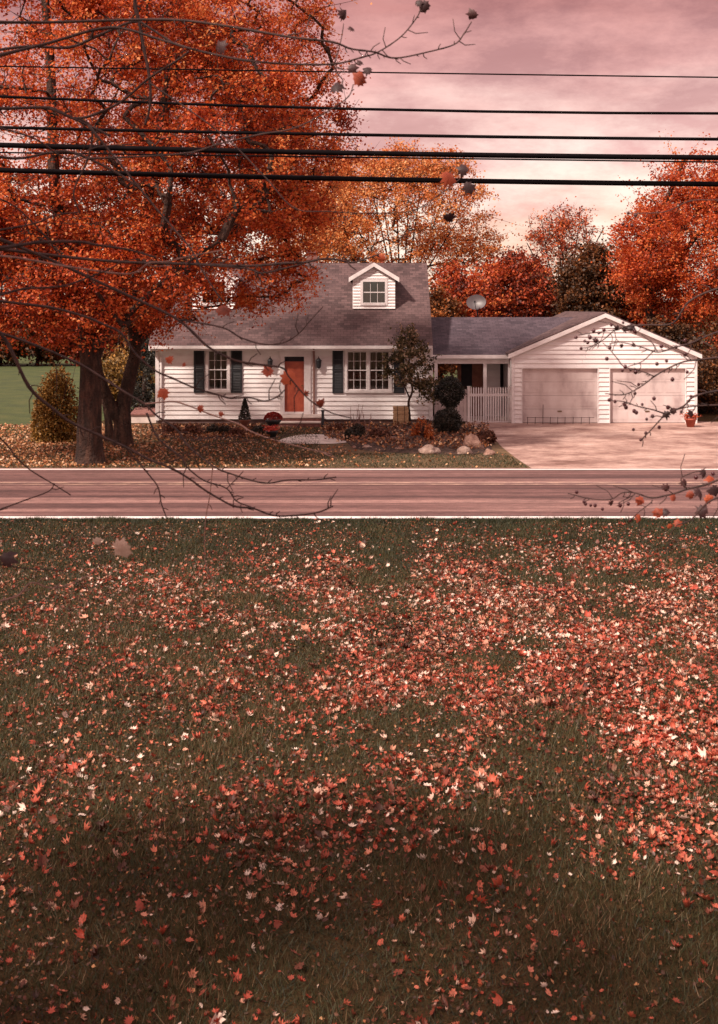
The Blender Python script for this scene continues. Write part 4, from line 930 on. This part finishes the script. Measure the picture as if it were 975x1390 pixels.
TL = Vector((-3.6, 3.2, 0))
nm = thing('bare_maple_tree', TL, 'nearly bare maple whose thin dark branches reach across the left side, trunk out of view', 'tree')
mb = MB(); mb.tube(spline([(-3.6,3.2,-.1),(-3.65,3.15,1.5),(-3.55,3.2,3.2),(-3.6,3.3,5),(-3.5,3.2,7)],5), [.26]+[.2-.006*i for i in range(20)], 12, .06); mb.build('trunk', M['wood'], nm, True)
def TS(z): return (-3.58, 3.2, z)
LB = [
 ([(-60,425),(0,453),(40,525),(74,556),(98,573),(138,592),(172,608),(200,622),(234,637),(258,650),(280,667),(317,687),(344,690),(371,699),(397,699),(432,695),(453,688)], 3.9, .010,.0022, 3.6,'twig',.7),
 ([(-40,440),(30,462),(103,492),(138,512),(172,533),(197,549),(213,564),(240,583),(256,605),(288,633),(315,644),(357,656),(392,652),(429,651),(456,647)], 4.4, .009,.0022, 3.7,'twig',.8),
 ([(197,549),(232,545),(253,549),(288,563),(323,576),(341,585),(365,595),(413,608),(451,617)], 4.4, .0045,.0018, None,'paletwig',.5),
 ([(-60,398),(0,408),(69,417),(115,429),(139,439),(165,452),(185,480),(210,503),(235,513),(264,527),(301,537),(315,541),(339,540),(360,545),(376,539),(387,529)], 3.7, .008,.0018, 3.8,'twig',.6),
 ([(-50,305),(60,350),(160,395),(240,432),(280,469),(309,485),(328,491),(360,495),(384,500),(392,511),(413,535),(427,547),(451,561),(478,568)], 3.6, .0085,.0016, 4.2,'twig',.5),
 ([(245,434),(301,444),(328,459),(357,467),(384,465),(405,453),(421,435),(440,416)], 3.6, .004,.0014, None,'twig',.5),
 ([(-60,330),(60,345),(160,355),(256,359),(333,361),(387,357),(413,356),(440,351),(459,352),(480,356),(500,351),(514,345)], 4.0, .009,.0028, 4.3,'twig',.9),
 ([(256,359),(333,365),(355,371),(384,365),(413,357)], 4.0, .005,.003, None,'twig',.8),
 ([(-50,345),(13,349),(53,355),(107,363),(176,371),(203,357),(229,355),(253,348),(300,340)], 3.4, .006,.002, 4.1,'paletwig',.3),
 ([(-40,340),(16,335),(53,329),(107,329),(133,333),(173,339),(213,349)], 3.2, .009,.003, 4.2,'twig',.4),
 ([(-50,410),(0,401),(32,393),(85,389),(120,377),(149,365),(165,355)], 3.3, .007,.002, 3.9,'twig',.5),
 ([(-50,320),(0,312),(48,303),(75,293),(107,288)], 3.5, .006,.002, 4.2,'twig',.4),
 ([(120,170),(187,253),(213,283),(240,315),(260,339),(275,368),(293,397),(303,408)], 3.8, .006,.0022, None,'twig',.5),
 ([(-60,30),(60,30),(220,27),(301,34),(391,50),(450,56),(477,67),(509,70),(536,78),(581,70),(617,61),(631,45),(640,29)], 3.8, .008,.0018, 5.0,'twig',.7),
 ([(-60,90),(60,60),(150,38),(220,54),(265,68),(333,81),(400,88),(455,86),(491,77),(513,70),(545,50),(567,23),(571,11)], 3.9, .009,.0018, 4.9,'twig',.9),
 ([(455,86),(464,54),(467,32)], 3.9, .003,.0014, None,'twig',.3),
 ([(452,86),(458,100),(466,108),(462,116)], 3.9, .003,.0014, None,'twig',.3),
 ([(120,215),(247,208),(301,194),(355,183),(400,174),(446,151),(473,131),(479,115)], 3.7, .005,.0016, None,'twig',.3),
 ([(391,48),(414,41),(421,18)], 3.8, .003,.0013, None,'twig',.3),
 ([(184,-60),(184,0),(189,29),(197,69),(203,112),(204,147),(197,171)], 4.2, .012,.004, None,'twig',.4),
 ([(189,29),(213,45),(235,57)], 4.2, .007,.004, None,'twig',.2),
 ([(-50,75),(32,64),(93,64),(133,48),(173,32),(189,29)], 4.2, .007,.005, 4.9,'twig',.3),
 ([(-50,140),(0,147),(67,147),(107,160),(160,141),(203,107),(240,83),(256,69)], 4.0, .010,.003, 4.7,'twig',.4),
 ([(107,160),(125,175),(120,215),(100,260),(110,290)], 4.0, .006,.003, None,'twig',.4),
 ([(67,147),(120,170),(150,185)], 3.9, .006,.004, None,'twig',.4),
 ([(203,112),(300,180),(360,240),(400,282),(449,288),(498,290),(560,285),(600,262),(625,242),(637,230)], 4.2, .004,.0013, None,'twig',.3),
 ([(-40,560),(7,602),(22,620),(42,638),(71,656),(96,671)], 3.8, .005,.0018, 3.5,'twig',.3),
 ([(-40,705),(0,692),(37,679),(66,666),(74,657)], 3.8, .004,.0018, 3.3,'twig',.3),
 ([(172,608),(187,626),(204,645),(214,662),(219,684),(226,703)], 3.9, .004,.0018, None,'twig',.5),
 ([(288,633),(285,673),(280,708),(278,761),(289,786),(298,805)], 4.4, .003,.0016, None,'paletwig',.3),
 ([(200,560),(216,596),(245,620),(253,633),(277,652),(307,663),(320,679),(344,689)], 4.1, .005,.002, None,'twig',.8),
 ([(200,622),(221,629),(251,620),(280,605),(312,601),(360,596),(387,591),(405,577),(411,561)], 3.9, .003,.0015, None,'twig',.2),
 ([(-40,835),(0,817),(25,808),(43,792),(68,797),(89,796),(117,783),(132,771)], 3.4, .004,.0016, 3.2,'paletwig',.2),
 ([(-30,760),(31,771),(86,775)], 3.4, .003,.0015, 3.4,'twig',.2),
 ([(-60,200),(20,215),(90,205),(150,230),(187,253)], 3.8, .008,.004, 4.5,'twig',.4),
 ([(-60,260),(10,275),(60,320),(80,345)], 3.6, .005,.002, 4.4,'twig',.4),
 ([(-60,160),(40,185),(90,215),(130,200),(190,195)], 3.6, .005,.002, 4.6,'twig',.4),
 ([(307,663),(320,650),(330,640)], 4.1, .0022,.0014, None,'twig',.2),
]
for i, (pts, d, r0, r1, tz, mt, sp) in enumerate(LB):
    branch(nm, pts, d, r0, r1, TS(tz+.0) if tz else None, mt, sp, 0)
LL = [(642,20,3.8,18,'hang_dark'),(577,7,3.9,22,'hang_dark'),(568,2,3.9,14,'hang_dark'),(467,20,3.9,20,'hang_dark'),(478,38,3.9,12,'hang_dark'),(457,117,3.9,24,'hang_dark'),(478,92,3.9,18,'hang_dark'),(490,108,3.7,24,'hang_red'),(500,94,3.9,16,'hang_dark'),(489,84,3.9,12,'hang_dark'),
      (610,240,4.2,28,'hang_red'),(629,230,4.2,20,'hang_dark'),(636,254,4.2,22,'hang_dark'),(609,297,4.2,20,'hang_dark'),(365,503,3.6,20,'hang_red'),(390,512,3.6,24,'hang_red'),(436,550,3.6,16,'hang_red'),(518,351,4.0,15,'hang_red'),(305,419,3.8,24,'hang_red'),
      (222,532,3.7,20,'hang_red'),(271,555,4.4,14,'hang_red'),(300,562,4.4,9,'hang_red'),(230,488,3.7,14,'hang_red'),(249,494,3.7,8,'hang_red'),(163,745,3.5,34,'hang_pale'),(132,737,3.5,15,'hang_pale'),(8,758,3.4,28,'hang_dark'),(415,535,3.6,10,'hang_red'),(298,64,3.9,24,'hang_dark')]
for (px, py, d, w, mt) in LL: one_leaf(nm, px, py, d, w, mt, random.uniform(-3,3), .6)
branch(nm, [(132,771),(140,755),(133,740),(163,738)], 3.5, .0018,.0012, None, 'twig', 0)
branch(nm, [(598,262),(607,280),(609,292)], 4.2, .0014,.001, None, 'twig', 0)

TRr = Vector((3.5, 3.4, 0))
ct = thing('crabapple_tree', TRr, 'crabapple with dark berries whose twigs reach in front of the garage, trunk out of view', 'tree')
mb = MB(); mb.tube(spline([(3.5,3.4,-.1),(3.45,3.45,1.5),(3.55,3.4,3),(3.4,3.4,4.4),(3.5,3.5,5.6)],5), [.18]+[.15-.0055*i for i in range(20)], 12, .06); mb.build('trunk', M['wood'], ct, True)
def TR(z): return (3.5, 3.4, z)
RB = [
 ([(1050,520),(1000,525),(945,538),(928,551),(906,562),(894,571),(882,586),(870,597)], 3.9, .006,.0018, 3.7,.8),
 ([(906,562),(885,555),(865,551),(848,545),(827,543)], 3.9, .004,.0016, None,.8),
 ([(1040,548),(985,550),(945,551),(920,555),(906,562)], 3.9, .004,.002, 3.6,.6),
 ([(1040,480),(985,484),(945,489),(928,490),(909,500),(889,510),(875,521),(860,532),(844,536),(822,534)], 3.8, .006,.0015, 3.9,.8),
 ([(889,511),(870,503),(848,497),(838,487),(829,475),(827,469)], 3.8, .003,.0014, None,.7),
 ([(1040,430),(975,450),(938,466),(918,471),(894,478),(870,472),(844,465),(827,466)], 3.7, .005,.0014, 4.0,.7),
 ([(887,477),(872,490),(853,497)], 3.7, .0025,.0014, None,.5),
 ([(1040,375),(975,391),(936,409),(913,439),(880,440),(853,443),(834,449),(819,462),(800,471),(791,472)], 4.0, .006,.0014, 4.2,.8),
 ([(834,447),(808,452),(786,454)], 4.0, .0025,.0013, None,.9),
 ([(1040,262),(975,271),(937,273),(904,288),(871,289),(855,290)], 4.1, .004,.0014, 4.6,.5),
 ([(1050,640),(985,650),(957,658),(933,663),(909,672),(885,675),(863,670),(844,670),(829,678),(800,676),(771,670)], 3.8, .006,.0014, 3.4,.9),
 ([(885,678),(882,684),(870,693),(856,706)], 3.8, .0025,.0014, None,.6),
 ([(1040,655),(975,676),(957,687),(938,706),(920,712)], 3.7, .005,.0018, 3.3,.6),
 ([(862,672),(845,680),(838,684)], 3.8, .002,.0013, None,.6),
 ([(920,712),(909,728),(908,748)], 3.7, .002,.0012, None,.4),
 ([(933,663),(925,650),(945,640),(957,640)], 3.8, .003,.0014, None,.6),
]
for i, (pts, d, r0, r1, tz, sp) in enumerate(RB): branch(ct, pts, d, r0, r1, TR(tz) if tz else None, 'twig', sp, 0)
RL = [(870,680,3.8,15,'hang_red'),(904,663,3.8,13,'hang_dark'),(868,702,3.8,13,'hang_red'),(894,697,3.8,17,'hang_red'),(904,695,3.8,14,'hang_dark'),(954,693,3.7,22,'hang_dark'),(950,667,3.8,18,'hang_dark'),(957,641,3.8,14,'hang_dark'),(930,655,3.8,14,'hang_dark'),(971,665,3.8,20,'hang_dark'),(832,683,3.8,10,'hang_dark'),(915,676,3.8,12,'hang_red'),(938,672,3.8,14,'hang_red'),(920,710,3.7,14,'hang_red'),(910,716,3.7,10,'hang_red'),
      (857,444,4.0,14,'hang_dark'),(848,447,4.0,10,'hang_dark'),(838,447,4.0,10,'hang_dark'),(905,562,3.9,14,'hang_dark'),(913,558,3.9,12,'hang_dark'),(810,462,4.0,10,'hang_dark'),(862,468,3.7,9,'hang_dark'),(940,561,3.9,12,'hang_dark'),(845,470,3.7,8,'hang_dark'),(966,650,3.8,15,'hang_red'),(962,678,3.8,16,'hang_red')]
for (px, py, d, w, mt) in RL: one_leaf(ct, px, py, d, w, mt, random.uniform(-3,3), .6)
import bmesh
bm = bmesh.new(); bmesh.ops.create_icosphere(bm, subdivisions=2, radius=1)
for v in bm.verts: v.co.z *= 1.12
bme = bpy.data.meshes.new('berry'); bm.to_mesh(bme); bm.free(); bme.materials.append(M['berry']); bme.polygons.foreach_set('use_smooth', [True]*len(bme.polygons))
BR = [(782,458,4),(789,473,4),(794,463,4),(801,458,4),(809,462,4),(813,452,4),(798,465,4),(824,487,3.8),(828,472,3.7),(849,498,3.8),(856,502,3.8),(845,503,3.8),(863,505,3.8),(892,494,3.7),(905,490,3.8),(898,470,3.7),(918,471,3.7),(867,522,3.8),(862,534,3.8),(827,543,3.9),(835,545,3.9),(850,553,3.9),(848,549,3.9),(861,558,3.9),(864,560,3.9),(878,569,3.9),(886,565,3.9),(872,549,3.9),(870,597,3.9),(877,588,3.9),(860,583,3.9),(895,580,3.9),(853,289,4.1),(846,304,4.1),(851,307,4.1),(858,306,4.1),(863,292,4.1),(793,681,3.8),(795,684,3.8),(802,686,3.8),(808,686,3.8),(818,691,3.8),(842,686,3.8),(853,684,3.8),(783,668,3.8),(930,481,3.7),(913,515,3.8),(933,505,3.8),(820,448,4),(806,449,4),(868,442,4),(830,441,4),(846,438,4),(862,450,4),(945,648,3.8),(968,643,3.8),(856,706,3.8),(938,538,3.9),(925,559,3.9),(930,462,3.7),(888,541,3.9),(907,553,3.9)]
for (px, py, d) in BR:
    b = bpy.data.objects.new('berry', bme); COL.objects.link(b); b.parent = ct; p = near_pt(px, py, d); b.location = p - TRr; s = random.uniform(1.8,2.9)*d/F; b.scale = (s,s,s)
# unseen leafy tree added left of the viewer, crown shaped to shade the near lawn
tree('added_shade_tree', (-7.5,.5,0), 'unseen leafy maple added beside the viewpoint to shade the near lawn', 'tree',
     [([(-7.5,.5,-.1),(-7.4,.6,2.5),(-7.5,.5,5),(-7.2,.8,8)], .25, .08), ([(-7.4,.6,4),(-6,1.5,6),(-4.5,2.4,7.5)], .12, .04)],
     [((-6.6,1.4,8.4),(4.2,3.2,1.7),140)], 'maple', 130, .13, (.42,.35), .008, 61, None, 3.5, dens_noise=1.0)

# ------------------------------------------------------------------ light, sky, camera
to_sun = Vector((-.52,-.46,.68)).normalized()
elev = math.asin(to_sun.z); az = math.atan2(to_sun.x, to_sun.y)
sun = bpy.data.lights.new('sun', 'SUN'); sun.energy = 3.7; sun.angle = math.radians(4); sun.color = (1, .84, .72)
so = bpy.data.objects.new('sun', sun); COL.objects.link(so); so.rotation_euler = to_sun.to_track_quat('Z', 'Y').to_euler(); so.location = to_sun*60
w = bpy.data.worlds.new('World'); sc.world = w; w.use_nodes = True; nt = w.node_tree
bg = nt.nodes['Background']; bg.inputs['Strength'].default_value = .1
sky = nt.nodes.new('ShaderNodeTexSky'); sky.sky_type = 'NISHITA'; sky.sun_disc = False; sky.sun_elevation = elev; sky.sun_rotation = az; sky.dust_density = 4
tc = nt.nodes.new('ShaderNodeTexCoord'); sx = nt.nodes.new('ShaderNodeSeparateXYZ'); nt.links.new(tc.outputs['Generated'], sx.inputs[0])
cl = noise_tex(nt, 3.2, 8, .6, tc.outputs['Generated'], (1,1,4.5))
ad = nt.nodes.new('ShaderNodeMath'); ad.operation = 'MULTIPLY_ADD'; ad.inputs[1].default_value = .16
nt.links.new(cl, ad.inputs[0]); nt.links.new(sx.outputs['Z'], ad.inputs[2])
s10 = lambda c: tuple(v for v in c)
g = ramp(nt, ad.outputs[0], [(.0,(.70,.54,.42)), (.14,(.74,.58,.47)), (.20,(.66,.47,.42)), (.26,(.47,.24,.22)), (.33,(.34,.135,.12)), (.5,(.42,.29,.28)), (1.0,(.58,.46,.44))])
cl2 = noise_tex(nt, 6.5, 10, .68, tc.outputs['Generated'], (1,1,2.4))
g = mixc(nt, .7, g, ramp(nt, cl2, [(.40,(.33,.27,.29)), (.60,(.66,.65,.64))]), 'OVERLAY')
g10 = mixc(nt, 1.0, g, (10,10,10), 'MULTIPLY')
tint = mixc(nt, 1.0, sky.outputs[0], (1.0,.70,.58), 'MULTIPLY')
nt.links.new(mixc(nt, .82, tint, g10), bg.inputs[0])
cam = bpy.data.cameras.new('camera'); co = bpy.data.objects.new('camera', cam); COL.objects.link(co); sc.camera = co
co.location = (0,0,CAMZ); co.rotation_euler = (math.radians(90),0,0)
cam.sensor_fit = 'VERTICAL'; cam.sensor_height = 36; cam.sensor_width = 36*975/1390; cam.lens = F/1390*36
cam.shift_y = -(695-HY)/1390; cam.clip_start = .05; cam.clip_end = 3000
cam.dof.use_dof = True; cam.dof.focus_distance = 42; cam.dof.aperture_fstop = 10
vs_ = sc.view_settings; vs_.view_transform = 'Standard'; vs_.look = 'None'; vs_.gamma = 1; vs_.exposure = .85; vs_.use_curve_mapping = False
sc.render.engine = 'CYCLES'; sc.cycles.use_denoising = True; sc.cycles.max_bounces = 6
